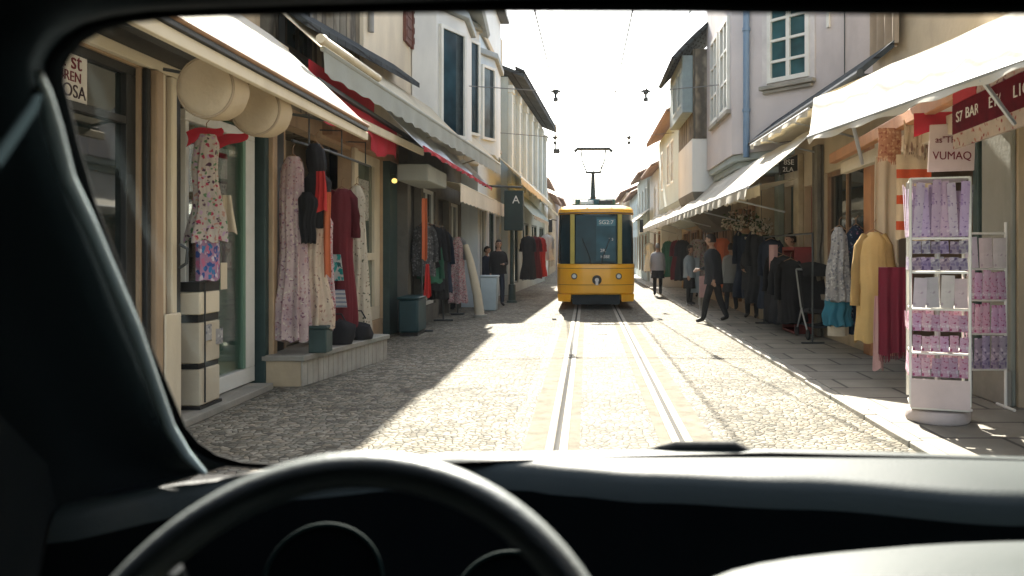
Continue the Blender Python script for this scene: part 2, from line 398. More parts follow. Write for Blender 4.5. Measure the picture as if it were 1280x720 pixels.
m_grey_wall = M('grey_green_render', (.40, .45, .43), .88, .07, 1.2, .3, 14, c2=(.27, .31, .30), c2scale=.6, c2amt=.6, streak=3)
m_stone = STONES('rubble_stone', (.27, .235, .18), (.12, .105, .085), 3.2, .9, .8, .05, .9, .3)
m_wood = M('brown_wood', (.30, .17, .09), .6, .2, 3, .3, 35, c2=(.13, .08, .05), c2scale=2.2, c2amt=.6, streak=8)
m_taupe_wood = M('taupe_post_paint', (.44, .31, .19), .6, .12, 3, .25, 30, c2=(.22, .16, .11), c2scale=2, c2amt=.6, streak=8)
m_orange_wood = M('orange_wood', (.50, .23, .10), .55, .15, 3, .25, 30, c2=(.32, .13, .06), c2scale=2, c2amt=.5, streak=6)
m_dark = M('dark_paint', (.022, .022, .02), .55, .2, 3, .2, 30)
m_darkgreen = M('dark_green_paint', (.03, .055, .05), .5, .2, 3, .2, 30, c2=(.06, .09, .085), c2scale=2, c2amt=.4)
m_teal = M('teal_paint', (.04, .12, .13), .55, .15, 3, .2, 30)
m_green_in = M('green_board', (.14, .24, .17), .8, .1, 2)
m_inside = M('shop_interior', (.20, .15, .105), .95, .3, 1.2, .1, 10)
m_black = M('black_cloth', (.012, .012, .013), .9, .3, 4, .3, 30)
m_black2 = M('charcoal_cloth', (.022, .024, .028), .9, .3, 4, .3, 30)
m_navy = M('navy_cloth', (.016, .024, .042), .9, .3, 4, .3, 30)
m_whitep = M('white_gloss_paint', (.70, .69, .63), .45, .05, 3, .1, 30, c2=(.5, .48, .4), c2scale=2, c2amt=.4)
m_metal = M('grey_metal', (.45, .46, .46), .38, .1, 4, .1, 50, metal=.7)
m_dmetal = M('dark_metal', (.06, .065, .065), .5, .2, 5, .15, 50, metal=.3)
m_tiles = STR('roof_tiles', [((.28, .17, .12), 3), ((.21, .13, .095), 3), ((.34, .23, .17), 2)], .33, 'Y', .85, transl=0, bump=.6)
m_slate = BRICKS('slate_roof', (.075, .082, .086), (.05, .057, .062), (.02, .02, .02), .3, .16, .95, .6, .012, 'YZ', spec=.04)
m_pane = PANE('window_glass', (.018, .036, .042)); m_pane_blue = PANE('bluish_window_glass', (.016, .042, .056), .10, .10)
m_pane_teal = PANE('teal_window_glass', (.02, .075, .085), .06, .2)
m_shopglass = GLASS('shop_glass', (.93, .97, .95), .6)
m_deepglass = PANE('deep_shop_glass', (.012, .018, .018), .035, 1.0, .02)
m_paper = M('paper', (.70, .66, .60), .8, .05, 6, .05, 40)
m_ink = M('dark_ink', (.04, .02, .025), .8); m_redink = M('dark_red_ink', (.16, .02, .03), .8); m_wink = M('white_letters', (.72, .70, .66), .7)

# ------------------------------------------------------------------ ground
def plane(name, x0, x1, y0, y1, z, mat, label, nx=1, ny=1, zf=None):
    mb = MB(); vs = []; fs = []
    for j in range(ny + 1):
        for i in range(nx + 1):
            x, y = x0 + (x1 - x0) * i / nx, y0 + (y1 - y0) * j / ny; vs.append((x, y, z + (zf(x, y) if zf else 0)))
    for j in range(ny):
        for i in range(nx): a = j * (nx + 1) + i; fs.append((a, a + 1, a + nx + 2, a + nx + 1))
    mb.add(vs, fs); return tag(mb.build(name, mat), label, 'ground', kind='structure')
plane('ground', -400, 400, -60, 900, -.012, m_dirt, 'sandy ground stretching out beyond the houses of the street')
KX = lambda y: 2.36 - .004 * y
plane('street', -4.2, 2.42, -8, 130, 0, m_cob, 'sunlit cobbled street between the two rows of shops')
plane('track_bed', -.60, 1.10, -8, 130, .004, m_sett, 'strip of small setts that carries the tram rails')
for x0, x1 in ((-.47, -.05), (.56, .98)):
    plane('rail_bedding', x0, x1, -8, 130, .008, m_band, 'mortar bedding along a tram rail')
def sidewalk():
    t = MB(); t.box(2.52, 9, -8, 130, -.1, .05)
    o = t.build('pavement', m_slab, bevel=.01); tag(o, 'paved footway of worn slabs along the right row of shops', 'pavement', kind='structure')
    k = MB(); y = -8.
    while y < 60:
        l = rnd.uniform(.8, 1.1); j = rnd.uniform(-.006, .006)
        k.box(2.40 + j, 2.518, y, y + l - .012, -.1, .047 + j); y += l
    k.box(2.40, 2.518, y, 130, -.1, .047)
    tag(k.build('kerb', m_kerb, bevel=.012), 'low row of pale kerb stones edging the right footway', 'kerb', kind='structure')
sidewalk()
for i, x in enumerate((-.256, .765)):
    sgn = 1 if i == 0 else -1
    t = thing('tram_rail', ['left rail of the tram track set in the setts', 'right rail of the tram track set in the setts'][i], 'rail', (x, -5, 0), group='tram rails in the cobbles')
    a = MB(); a.box(x - sgn * .05, x + sgn * .018, -5, 125, -.05, .016); a.build('rail_head', m_rail, t, bevel=.006)
    b = MB(); c = x + sgn * .085; b.box(c - .03, c + .035, -5, 125, -.05, .015); b.build('guard_lip', m_rail, t, bevel=.005)
    g = MB(); g0, g1 = sorted((x + sgn * .019, c - .031 if sgn > 0 else c + .036)); g.box(g0, g1, -5, 125, -.06, .0095); g.build('groove', m_groove, t)
t = thing('drain_cover', 'small dark iron cover between the tram rails before the tram', 'drain cover', (.28, 13.9, .004))
a = MB(); a.lathe([(.0, .0), (.075, .0), (.075, .012), (.05, .014), (.05, .008), (0, .008)], (.28, 13.9, .004), 16); a.build('lid', m_dmetal, t)

# ------------------------------------------------------------------ the car we look out of
m_dash = M('dash_plastic', (.025, .035, .034), .55, .1, 4, .3, 300, .002, spec=.35)
m_trim = M('dark_trim_plastic', (.007, .012, .015), .55, .15, 3, .2, 200, .002, spec=.45)
m_blackp = M('black_plastic', (.003, .0035, .004), .7, .2, 3, .2, 200, .002, spec=.08)
m_wheel = M('wheel_leather', (.24, .265, .265), .40, .1, 8, .35, 220, .002, spec=.6)
m_matt = M('matt_black', (.004, .005, .0055), .9, .2, 3, 0, spec=0)
m_pillar_highlight = M('pillar_highlight', (.42, .52, .54), .35, .08, 5, .05, 80, spec=.7)
m_gauge = M('gauge_ring', (.005, .014, .013), .8, .1, 8, 0, spec=.1)
m_wind = GLASS('windscreen_glass', (.97, .985, .98), .008)
m_paintc = M('car_paint', (.10, .11, .12), .3, .03, 2, 0, coat=.6)
m_rubber = M('rubber', (.02, .02, .02), .8)
XC = .27
car = thing('car', 'dark car interior with steering wheel and dashboard seen from the driver seat', 'car', (XC, .3, 0))
left = [at(*q) for q in [(420, 580, 1.12), (340, 580, 1.09), (300, 577, 1.07), (270, 568, 1.045), (248, 553, 1.02), (231, 533, 1.0), (209, 480, .95), (178, 409, .88), (150, 332, .81), (120, 255, .745), (98, 180, .69), (86, 128, .655), (80, 103, .638), (80, 85, .627), (88, 70, .62), (104, 53, .613), (130, 38, .605), (165, 29, .598), (215, 23, .594), (300, 20, .59), (480, 17, .587), (640, 15, .585), (860, 15.5, .587)]]
topc = Vector((XC, .595, H + .1745)); botc = Vector((XC, 1.175, H - .2985))
mir = lambda p: Vector((2 * XC - p.x, p.y, p.z))
b0 = at(560, 578, 1.14); b1 = at(760, 571, 1.165)
ring = [botc, b1, b0] + left + [topc] + [mir(p) for p in reversed(left)] + [mir(b0), mir(b1)]
cen = Vector((XC, .93, H - .03)); cab = Vector((.1, -.2, H - .05))
g = MB(); inner = [cen + (p - cen) * .5 for p in ring]
g.loft([ring, inner, [cen + (p - cen) * .01 for p in ring]], True, False, True)
g.build('windscreen', m_wind, car, smooth=0)
def offs(p, o_, n_, slope=None):
    o = (p - cen); o.y *= .3; o = o.normalized(); n = (cab - p).normalized()
    return p + o * o_ + n * n_
bottom = lambda p: p.z < H - .27
def framing(seq, skip_bottom):
    rr = []
    for a, b in seq:
        rr.append([offs(p, a if not (bottom(p) and skip_bottom) else min(a, .02), b if not (bottom(p) and skip_bottom) else min(b, .004)) for p in ring])
    return rr
s = MB(); s.loft(framing([(-.0005, -.006), (-.0005, .004), (.006, .008), (.014, .006), (.016, -.006)], True), True, False, False); s.build('window_seal', m_blackp, car, smooth=80)
s = MB(); s.loft(framing([(.012, .0), (.018, .016), (.028, .021), (.05, .024), (.085, .03), (.14, .06), (.2, .12), (.36, .22)], True), True, False, False); s.build('pillar_trim', m_trim, car, smooth=80)
strip = [at(q[0], q[1], q[2] * .955) for q in [(48, 92, .60), (56, 118, .625), (66, 158, .645), (83, 222, .69), (111, 280, .735), (139, 344, .79), (167, 408, .845), (195, 487, .915), (212, 535, .955), (232, 568, .985), (256, 592, 1.0)]]
s = MB(); s.tube(strip, [.003, .005] + [.0065] * 7 + [.006, .003], 10); s.build('pillar_highlight', m_pillar_highlight, car, smooth=80)  # pale tube standing in for the highlight along the pillar ridge
s = MB(); s.tube([at(50, 104, .60), at(40, 135, .56), at(20, 165, .52), at(-10, 208, .47)], [.003, .004, .004, .004], 8); s.build('door_frame_highlight', M('matt_highlight', (.02, .03, .035), .9, .1, 4, 0, spec=0), car, smooth=80)  # slightly paler tube standing in for the highlight's second branch
# dashboard: a ledge under the glass, a dark face falling from it, a padded top in front of the passenger
def interp(tab, x):
    if x <= tab[0][0]: return tab[0][1]
    for (a, b), (c, d) in zip(tab, tab[1:]):
        if x <= c: k = (x - a) / (c - a); k = k * k * (3 - 2 * k); return b + (d - b) * k
    return tab[-1][1]
edge = [(-.62, .93), (-.5, 1.03), (-.42, 1.09), (-.19, 1.155), (-.09, 1.135), (-.03, 1.11), (.08, 1.08), (.28, 1.052), (.53, .99), (1.2, .86)]
glassy = [(-.62, .96), (-.5, 1.02), (-.42, 1.08), (-.19, 1.18), (XC, 1.20), (XC + .46, 1.15), (XC + .77, 1.02), (1.2, .95)]
N = 72; ring_rows = []
for i in range(N + 1):
    x = -.62 + 1.78 * i / N; ye, yg = interp(edge, x), interp(glassy, x) + .02; yg = max(yg, ye + .012); z = H - .303
    ring_rows.append([Vector((x, yg, z - .012)), Vector((x, yg - .004, z)), Vector((x, ye + .02, z + .001)), Vector((x, ye + .004, z - .004)), Vector((x, ye - .004, z - .014)), Vector((x, ye - .012, z - .035))])
d = MB(); d.loft(ring_rows, False); d.build('dash_ledge', m_dash, car, smooth=70)
rows = []
for i in range(N + 1):
    x = -.62 + 1.78 * i / N; ye = interp(edge, x); z = H - .303
    rows.append([Vector((x, ye - .010, z - .030)), Vector((x, ye - .03, z - .10)), Vector((x, ye - .10, z - .22)), Vector((x, ye - .22, z - .28)), Vector((x, ye - .30, z - .45)), Vector((x, ye - .2, z - .9))])
d = MB(); d.loft(rows, False); d.build('dashboard', m_matt, car, smooth=70)
d = MB(); rings = []
pc = Vector((.62, .66)); 
for a, z in ((1.0, -.60), (1.0, -.36), (.985, -.325), (.95, -.308), (.88, -.300), (.6, -.296), (.2, -.294)):
    rg = []
    for q in range(64):
        t_ = 2 * math.pi * q / 64; cx, sx_ = math.cos(t_), math.sin(t_)
        r_ = 1 / (abs(cx) ** 2.7 + abs(sx_) ** 2.7) ** (1 / 2.7)
        k = 1 - (1 - a) * (.4 if a > .9 else 1)
        rg.append(Vector((pc.x + .545 * r_ * cx * k, pc.y + .19 * r_ * sx_ * a, H + z)))
    rings.append(rg)
d.loft(rings, True, True, True); d.build('passenger_pad', m_dash, car, smooth=70)
for px, py, r in ((415, 715, .072), (640, 745, .068)):
    Y = 1.0; c = at(px, py, Y); tl = .45
    g = MB(); ringp = []
    for q in range(41):
        a = 2 * math.pi * q / 40; ringp.append(c + Vector((r * math.cos(a), r * math.sin(a) * math.sin(tl) * .6 - .035, r * math.sin(a) * math.cos(tl))))
    g.tube(ringp, .0028, 8, cap=False); k = g.build('gauge', m_gauge, car)
    f = MB(); f.add([c + (p - c) * .95 for p in ringp[:-1]], [tuple(range(40))]); f.build('dial', m_matt, k)
# steering wheel
wc = Vector((-.158, .493, H - .3225)); tilt = R(25); au = Vector((1, 0, 0)); av = Vector((0, math.sin(tilt), math.cos(tilt))); an = Vector((0, -math.cos(tilt), math.sin(tilt)))
sw = MB(); rings = []
for q in range(96):
    a = 2 * math.pi * q / 96; rad = au * math.cos(a) + av * math.sin(a); c = wc + rad * .1825
    rings.append([c + (rad * math.cos(b) * .0128 + an * math.sin(b) * .0155) for b in [2 * math.pi * k / 14 for k in range(14)]])
rings.append(rings[0]); sw.loft(rings, True, False, False); swo = sw.build('steering_wheel', m_wheel, car, smooth=80)
h = MB()
for q, (r, n) in enumerate([(0, 0)]): pass
hubr = []
for r, n in ((.078, -.03), (.082, -.005), (.07, .012), (.04, .018)):
    hubr.append([wc + au * math.cos(2 * math.pi * k / 28) * r + av * (math.sin(2 * math.pi * k / 28) * r * .85 - .01) + an * n for k in range(28)])
h.loft(hubr); h.build('hub', m_blackp, swo, smooth=60)
for a in (0, 180, 270):
    sp = MB(); rad = au * math.cos(R(a)) + av * math.sin(R(a)); per = au * -math.sin(R(a)) + av * math.cos(R(a))
    rr = []
    for k in range(6):
        u_ = k / 5; c = wc + rad * (.06 + .135 * u_) - an * (.012 * (1 - u_)); wd = .026 - .008 * u_
        rr.append([c + per * wd + an * .005, c + per * wd - an * .006, c - per * wd - an * .006, c - per * wd + an * .005])
    sp.loft(rr); sp.build('spoke', m_blackp, swo, smooth=50)
st = MB(); st.tube([at(262, 830, .62), at(240, 770, .60), at(219, 712, .585)], [.008, .007, .0055], 10); st.build('stalk', m_trim, car)
# wiper lying along the bottom of the glass, outside
wp = MB(); a0, a1 = at(935, 566, 1.21), at(806, 566, 1.215)
wp.tube([a0 + Vector((.03, 0, -.006)), a0 + Vector((0, 0, 0)), at(918, 558, 1.21), at(845, 558, 1.215), at(824, 562, 1.215), a1], [.004, .006, .008, .008, .006, .004], 10); wp.tube([at(822, 566, 1.22), at(560, 574, 1.19), at(420, 583, 1.14)], .004, 8)
wp.build('wiper', m_rubber, car)
# mostly unseen shell round the cabin, made windowless to keep the sunlight out
b = MB(); b.box(-.66, 2 * XC + .66, -1.7, .50, H + .225, H + .275); b.build('roof', m_paintc, car, bevel=.02)
b = MB(); b.box(-.64, 2 * XC + .64, -1.65, .49, H + .200, H + .223); b.build('headliner', m_trim, car)
prof = [(-1.7, .35), (1.3, .35), (1.3, H - .42), (.98, H - .30), (.55, H + .12), (.40, H + .222), (-1.7, H + .222)]
for x0, x1 in ((-.70, -.625), (2 * XC + .625, 2 * XC + .70)):
    b = MB(); vs = [(x0, y, z) for y, z in prof] + [(x1, y, z) for y, z in prof]; n = len(prof)
    b.add(vs, [tuple(range(n)), tuple(range(2 * n - 1, n - 1, -1))] + [(i, i + n, (i + 1) % n + n, (i + 1) % n) for i in range(n)]); b.build('door', m_trim, car)
b = MB(); b.box(-.62, 2 * XC + .62, -1.72, -1.66, .35, H + .22); b.build('rear_panel', m_trim, car)
b = MB(); b.box(-.62, 2 * XC + .62, -1.65, 1.18, .30, .345); b.build('cabin_floor', m_trim, car)
b = MB(); b.box(-.62, 2 * XC + .62, 1.22, 1.28, .35, H - .36); b.build('firewall', m_blackp, car)
b = MB()
b.loft([[Vector((x, y, z)) for x in (-.66, -.55, -.2, XC, 2 * XC + .2, 2 * XC + .55, 2 * XC + .66)] for y, z in ((1.22, H - .40), (1.5, H - .50), (1.9, H - .62), (2.15, H - .74), (2.22, H - .95), (2.22, .3))], False); b.build('bonnet', m_paintc, car)
for x in (-.62, 2 * XC + .62):
    for y in (1.75, -1.2):
        b = MB(); b.lathe([(.19, -.09), (.29, -.09), (.31, -.06), (.31, .06), (.29, .09), (.19, .09)], (x, y, .312), 28, axis='X'); wl = b.build('wheel', m_rubber, car)
        b = MB(); b.lathe([(.0, -.06), (.19, -.06), (.19, .06), (.0, .06)], (x, y, .312), 20, axis='X'); b.build('rim', m_metal, wl)
# ------------------------------------------------------------------ awnings
def awning(label, e0, e1, w0, w1, val=.22, cloth=None, valm=None, group='awnings over the shop fronts', sag=.05, ribs=4, wav=.02, bar=None, barm=None, arms=2, seed=0, valcurve=0, name='awning', trim=None, rough=0.0, tilt=0):
    """e0..e1 front edge, w0..w1 wall line; the cloth sags between the ribs, a valance hangs from the edge"""
    e0, e1, w0, w1 = map(Vector, (e0, e1, w0, w1)); cloth = cloth or m_white_cloth; valm = valm or cloth; barm = barm or m_metal
    r_ = random.Random(seed); base = (w0 + w1) / 2
    t = thing(name, label, 'awning', base, group=group)
    L = (e1 - e0).length; nu = max(24, int(L * 5)); ph = r_.random() * 6
    def surf(u, v):
        p = (w0.lerp(w1, u)).lerp(e0.lerp(e1, u), v)
        k = abs(math.sin(math.pi * ribs * u)); p = p.copy()
        p.z -= sag * k * math.sin(math.pi * min(1, v * .93)) + .006 * noise.noise(Vector((p.x * 3, p.y * 3, seed))) + rough * noise.noise(Vector((p.x * 1.3, p.y * 1.3, seed + 5)))
        return p
    mb = MB(); mb.sheet(surf, nu, 10, .008); mb.build('canopy', cloth, t, smooth=60)
    if val > 0:
        out = (e0 - w0); out.z = 0; out.normalize()
        def vs(u, v):
            p = e0.lerp(e1, u).copy(); q = u * L
            p.z -= v * val * (1 + valcurve * (.5 - abs(u - .5)) * 2) + .004
            p += out * (wav * v * math.sin(q * 9 + ph + 1.3 * math.sin(q * 2.1)) + .012 + .012 * v * noise.noise(Vector((q * 2, 0, seed))) + tilt * v)
            p.z += .012 * v * math.sin(q * 13 + ph)
            return p
        mb = MB(); mb.sheet(vs, max(40, int(L * 22)), 5, .005); mb.build('valance', valm, t, smooth=60)
    mb = MB(); mb.tube([e0, e1], bar or .022, 8); mb.build('front_bar', barm, t)
    for i in range(arms):
        u = (i + .5) / arms if arms > 1 else .5
        a = w0.lerp(w1, u); b = e0.lerp(e1, u); a = Vector((a.x, a.y, b.z - .25)); 
        mb = MB(); mb.tube([a, b + Vector((0, 0, -.02))], .016, 6); mb.build('arm', barm, t)
    if trim:
        mb = MB(); o2 = Vector((0, 0, -val - .01)); mb.tube([e0 + o2 + out * .03, e1 + o2 + out * .03], .016, 6); mb.build('trim', trim, t)
    return t

# ================================================================== LEFT ROW
LF = Fr((-3.5, 0), (0, 1), (1, 0))
# --- near shop
sh = thing('shop_building', 'near left shop with taupe posts, big dark window and open glass door', 'building', (-3.5, 6, 0), group='buildings of the left row')
W1 = (3.6, 6.27, .42, 2.90); DR = (6.86, 8.58, .0, 2.78)
wall(LF, 1.0, 8.58, 0, 3.02, [W1, DR], sh, m_taupe_wood, .22, 1., solid=False)
mb = MB(); mb.box(-8.5, -3.5, 1.0, 8.58, 3.022, 8.2); mb.box(-8.5, -8.3, 1., 8.58, 0, 3.02); mb.box(-8.3, -3.73, 1.0, 1.2, 0, 3.02); mb.build('upper_wall', m_beige_wall, sh)
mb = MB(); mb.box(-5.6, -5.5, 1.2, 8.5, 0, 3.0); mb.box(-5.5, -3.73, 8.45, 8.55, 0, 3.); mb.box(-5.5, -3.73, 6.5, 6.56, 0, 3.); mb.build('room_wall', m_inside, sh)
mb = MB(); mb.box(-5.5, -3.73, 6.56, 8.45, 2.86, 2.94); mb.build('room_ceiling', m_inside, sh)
mb = MB(); mb.box(-5.5, -3.3, 6.57, 8.44, .0, .07); mb.build('doorstep', m_kerb, sh, bevel=.01)
# stacked cornice boards, each one further out
for z0, z1, d in ((2.90, 3.0, .06), (3.0, 3.10, .12), (3.10, 3.20, .19), (3.20, 3.32, .27), (3.32, 3.62, .34)):
    mb = MB(); LF.box(mb, 1.5, 8.5, -.002 if z0 > 3.01 else .001, d, z0 + .012, z1); mb.build('cornice', m_cream, sh, bevel=.006)
mb = MB(); LF.box(mb, 1.5, 8.45, .001, .30, 3.0, 3.33); mb.build('cornice_painted_shade', m_dark, sh)  # solid dark box painted as the shade between the cornice boards
# shop window: dark frame, transom, deep glass
wf = MB(); a, b, c, d = W1
for q in ((a, b, c, c + .1), (a, b, d - .07, d), (a, a + .08, c + .1, d - .07), (b - .13, b, c + .1, d - .07), (a + .08, b - .13, 2.44, 2.50)): LF.box(wf, q[0], q[1], -.12, -.03, q[2], q[3])
wf = wf.build('window', m_dark, sh, bevel=.006); mb = MB(); LF.box(mb, a + .05, b - .08, -.085, -.075, c + .05, d - .04); mb.build('pane', m_deepglass, wf)
for s0, s1, dd, mm in ((6.29, 6.345, .05, m_dark), (6.36, 6.47, .085, m_taupe_wood), (6.485, 6.55, .06, m_cream), (6.56, 6.60, .04, m_wood), (6.615, 6.70, .075, m_cream), (6.72, 6.85, .03, m_dark)):
    mb = MB(); LF.box(mb, s0, s1, .002, dd, .0, 2.905); mb.build('post', mm, sh, bevel=.012)
mb = MB(); LF.box(mb, 6.47, 6.72, .077, .10, .0, .95); mb.build('post_base', m_cream, sh, bevel=.012)
mb = MB(); mb.tube([LF.p(6.70, .09, 1.32), LF.p(6.70, .15, 1.36), LF.p(6.72, .15, 1.48), LF.p(6.70, .09, 1.52)], .014, 8); mb.build('latch', m_dmetal, sh)
# glazed door leaf
dl = MB()
for q in ((7.05, 8.52, .08, .24), (7.05, 8.52, 2.62, 2.72), (8.30, 8.52, .24, 2.62), (7.05, 7.11, .24, 2.62)): LF.box(dl, q[0], q[1], -.10, -.03, q[2], q[3])
dl = dl.build('door', m_whitep, sh, bevel=.008)
mb = MB(); LF.box(mb, 7.09, 8.32, -.075, -.062, .22, 2.64); mb.build('pane', m_shopglass, dl)
mb = MB(); LF.box(mb, 8.24, 8.298, -.096, -.034, .245, 2.615); mb.build('inner_bead', m_green_in, dl)
for s0, s1, mm, dd in ((8.60, 8.70, m_darkgreen, .05), (8.72, 8.84, m_taupe_wood, .09), (8.86, 9.16, m_dark, .04)):
    mb = MB(); LF.box(mb, s0, s1, -.2, dd, 0, 2.98); mb.build('post', mm, sh, bevel=.012)
# what hangs and stands in that shop
ps = thing('poster', 'white poster with dark red print stuck in the upper left shop window', 'poster', (-3.53, 5.52, 2.46))
mb = MB(); LF.box(mb, 5.33, 5.70, -.066, -.058, 2.49, 2.87); mb.build('sheet', m_paper, ps)
lettering('2 st', .17, m_redink, LF.p(5.51, -.055, 2.78), '+X', ps); lettering('BREN', .10, m_redink, LF.p(5.51, -.055, 2.67), '+X', ps); lettering('COSA', .13, m_ink, LF.p(5.51, -.055, 2.57), '+X', ps)
gb = MB(); gb.box(-3.67, -3.635, 7.5, 8.42, .1, 2.8); tag(gb.build('display_board', m_green_in, loc=(-3.65, 8, .1)), 'dark green display board standing inside the glass door', 'board')
fr_m = M('black_frame', (.03, .028, .025), .5)
ART = [PAT('print_a', (.6, .57, .5), [(.1, .08, .08), (.3, .2, .2), (.15, .15, .18)], 16, .3), PAT('print_b', (.55, .53, .47), [(.1, .12, .1), (.25, .2, .15)], 22, .35), PAT('print_c', (.50, .44, .42), [(.2, .1, .1), (.1, .1, .12)], 12, .4)]
for i, (px, py, wd, ht, lb) in enumerate([(277, 244, .22, .28, 'framed print of small dark figures, second from the top behind the glass door'), (281, 282, .22, .22, 'framed grey print below the one with dark figures behind the glass door'), (284, 319, .18, .30, 'small framed print, lowest in the column behind the glass door'), (276, 204, .26, .30, 'white print with a red heading, topmost behind the glass door')]):
    Y = 3.62 / (733 - px) * 1000; c = at(px, py, Y)
    t = thing('picture', lb, 'picture', (-3.625, c.y, c.z - ht / 2), group='framed prints behind the glass door')
    f = MB(); F2 = Fr((-3.632, 0), (0, 1), (1, 0)); F2.box(f, c.y - wd / 2, c.y + wd / 2, 0, .02, c.z - ht / 2, c.z + ht / 2); f.build('frame', fr_m if i < 3 else m_whitep, t, bevel=.004)
    f = MB(); F2.box(f, c.y - wd / 2 + .025, c.y + wd / 2 - .025, .021, .026, c.z - ht / 2 + .025, c.z + ht / 2 - .025); f.build('print', ART[i % 3] if i < 3 else m_paper, t)
    if i == 3:
        f = MB(); F2.box(f, c.y - wd / 2 + .025, c.y + wd / 2 - .025, .027, .03, c.z + .05, c.z + .1); f.build('heading', m_red_cloth, t)
for i, (px, py) in enumerate(((284, 345), (272, 405))):
    c = at(px, py, 3.52 / (733 - px) * 1000); t = thing('notice', ['cream paper notice stuck inside the glass door', 'small printed label low on the glass door'][i], 'notice', (c.x, c.y, c.z - .1))
    f = MB(); wd = (.14, .10)[i]; F2 = Fr((-3.555, 0), (0, 1), (1, 0)); F2.box(f, c.y - wd / 2, c.y + wd / 2, 0.0, .004, c.z - .13 + i * .05, c.z + .13 - i * .05); f.build('sheet', m_cream if i == 0 else m_paper, t)
for i, (px, py, tl) in enumerate(((255, 168, .25), (288, 175, .3))):
    Y = 3.40 / (733 - px) * 1000; c = at(px, py, Y)
    mb = MB(); mb.sheet(lambda u, v: c + Vector(((u - .5) * .24 + .02 * math.sin(v * 3), (u - .5) * .16, -(v - .5) * .13 * (1 - .5 * u) + (u - .5) * tl * .45 + .02 * math.sin(u * 5))), 14, 8, .008)
    tag(mb.build('red_pennant', m_red_cloth, loc=(c.x, c.y, c.z - .1), smooth=60), ['red cloth pennant under the ceiling of the near left shop, nearer one', 'red cloth pennant under the ceiling of the near left shop, beside the prints'][i], 'pennant')
# round cream lanterns under the near awning
m_lantern = M('lantern_cloth', (.62, .50, .34), .9, .06, 2, .5, 9, .03, transl=.3)
for i, (px, py, Y, r) in enumerate(((266, 112, 5.3, .205), (326, 138, 6.05, .205))):
    c = at(px, py, Y); t = thing('lantern', ['nearer round cream cloth lantern hanging under the left awning', 'further round cream cloth lantern hanging under the left awning'][i], 'lantern', (c.x, c.y, c.z - r), group='round cloth lanterns')
    rr = []
    for k, (q, s) in enumerate(((-.075, .02), (-.088, .45), (-.09, .72), (-.082, .86), (-.066, .93), (-.062, .955), (-.02, 1.0), (.04, .985), (.095, .93), (.115, .5))):
        ring_ = []
        for j in range(36):
            a = 2 * math.pi * j / 36; rw = r * s * (1 + .012 * math.sin(a * 9 + k))
            ring_.append(c + Vector((rw * math.cos(a) * .94, q, rw * math.sin(a))) + Vector((q * .25, 0, 0)))
        rr.append(ring_)
    mb = MB(); mb.loft(rr); mb.build('shade', m_lantern, t, smooth=40)
    mb = MB(); mb.tube([c + Vector((r * .945 * math.cos(2 * math.pi * j / 36) * .94 - .016, -.066, r * .945 * math.sin(2 * math.pi * j / 36))) for j in range(37)], .009, 6, cap=False); mb.build('rim', M('lantern_rim', (.34, .26, .17), .8), t)
    mb = MB(); mb.tube([c + Vector((0, 0, r)), c + Vector((.03, .02, r + .18))], .006, 6); mb.build('cord', m_dmetal, t)
# near white awning with a dark track under its edge
t = awning('broad white awning sloping out over the near left shop', (-2.2, 3.9, 2.72), (-2.2, 8.05, 2.72), (-3.16, 3.9, 3.62), (-3.16, 8.05, 3.62), val=.0, cloth=m_white_cloth, ribs=3, sag=.02, arms=0, bar=.02, barm=m_wood, seed=1)
mb = MB(); mb.box(-2.25, -2.195, 3.9, 8.05, 2.665, 2.70); mb.build('track', m_dark, t, bevel=.004)
mb = MB(); mb.box(-2.26, -2.215, 3.9, 8.12, 2.585, 2.663); mb.build('beam', m_cream, t, bevel=.006)
for y in (4.6, 6.3, 7.9):
    mb = MB(); mb.tube([(-2.23, y, 2.69), (-3.2, y - .25, 2.84)], .014, 6); mb.build('arm', m_dmetal, t)

# --- second shop: open front with dresses on a plinth
sh2 = thing('shop_building', 'second left shop with cream upper wall, stone patch and open clothes front', 'building', (-3.5, 12, 0), group='buildings of the left row')
wall(LF, 9.17, 14.0, 0, 3.15, [(9.3, 11.9, .0, 2.95), (12.1, 13.75, .30, 3.02)], sh2, m_taupe_wood, .2, 1, solid=False)
mb = MB(); mb.box(-4.6, -4.5, 9.2, 12.0, 0, 3.1); mb.box(-8, -4.6, 9.2, 17.2, 0, 4.3); mb.build('room_wall', m_cream_wall, sh2)
mb = MB(); mb.box(-8, -3.5, 9.0, 12.35, 3.152, 7.6); mb.build('side_wall', m_stone, sh2)
mb = MB(); mb.box(-8, -3.44, 12.35, 17.15, 3.6, 8.4); mb.build('upper_wall', m_cream_wall, sh2)
mb = MB(); mb.box(-3.52, -3.36, 10.6, 15.9, 3.0, 3.55); mb.build('fascia', M('fascia_wood', (.36, .20, .11), .6, .2, 3, .3, 35, c2=(.2, .11, .06), c2scale=2.2, c2amt=.5, streak=8), sh2, bevel=.01)
window(sh2, LF, 9.05, 9.95, 3.75, 4.9, m_dark, m_pane_blue, 2, 2, rec=-.02)
for i in range(3):
    y = 15.0 + i * .62; mb = MB(); mb.box(-3.437, -3.38, y, y + .5, 5.4, 7.4)
    for k in range(9): mb.box(-3.38, -3.366, y + .05, y + .45, 5.5 + k * .2, 5.62 + k * .2)
    mb.build('shutter', M('brown_shutter', (.14, .05, .035), .6, .15, 4), sh2)
rf = MB()
for k in range(3):
    z = 3.98 + k * .03
rf.hexa([(-3.56, 8.9, 4.28), (-3.10, 8.9, 3.95), (-2.98, 14.3, 4.36), (-3.46, 14.3, 4.72), (-3.56, 8.9, 4.36), (-3.10, 8.9, 4.03), (-2.98, 14.3, 4.45), (-3.46, 14.3, 4.80)]); rf.build('roof', m_slate, sh2, bevel=.01)
mb = MB(); ringo = []
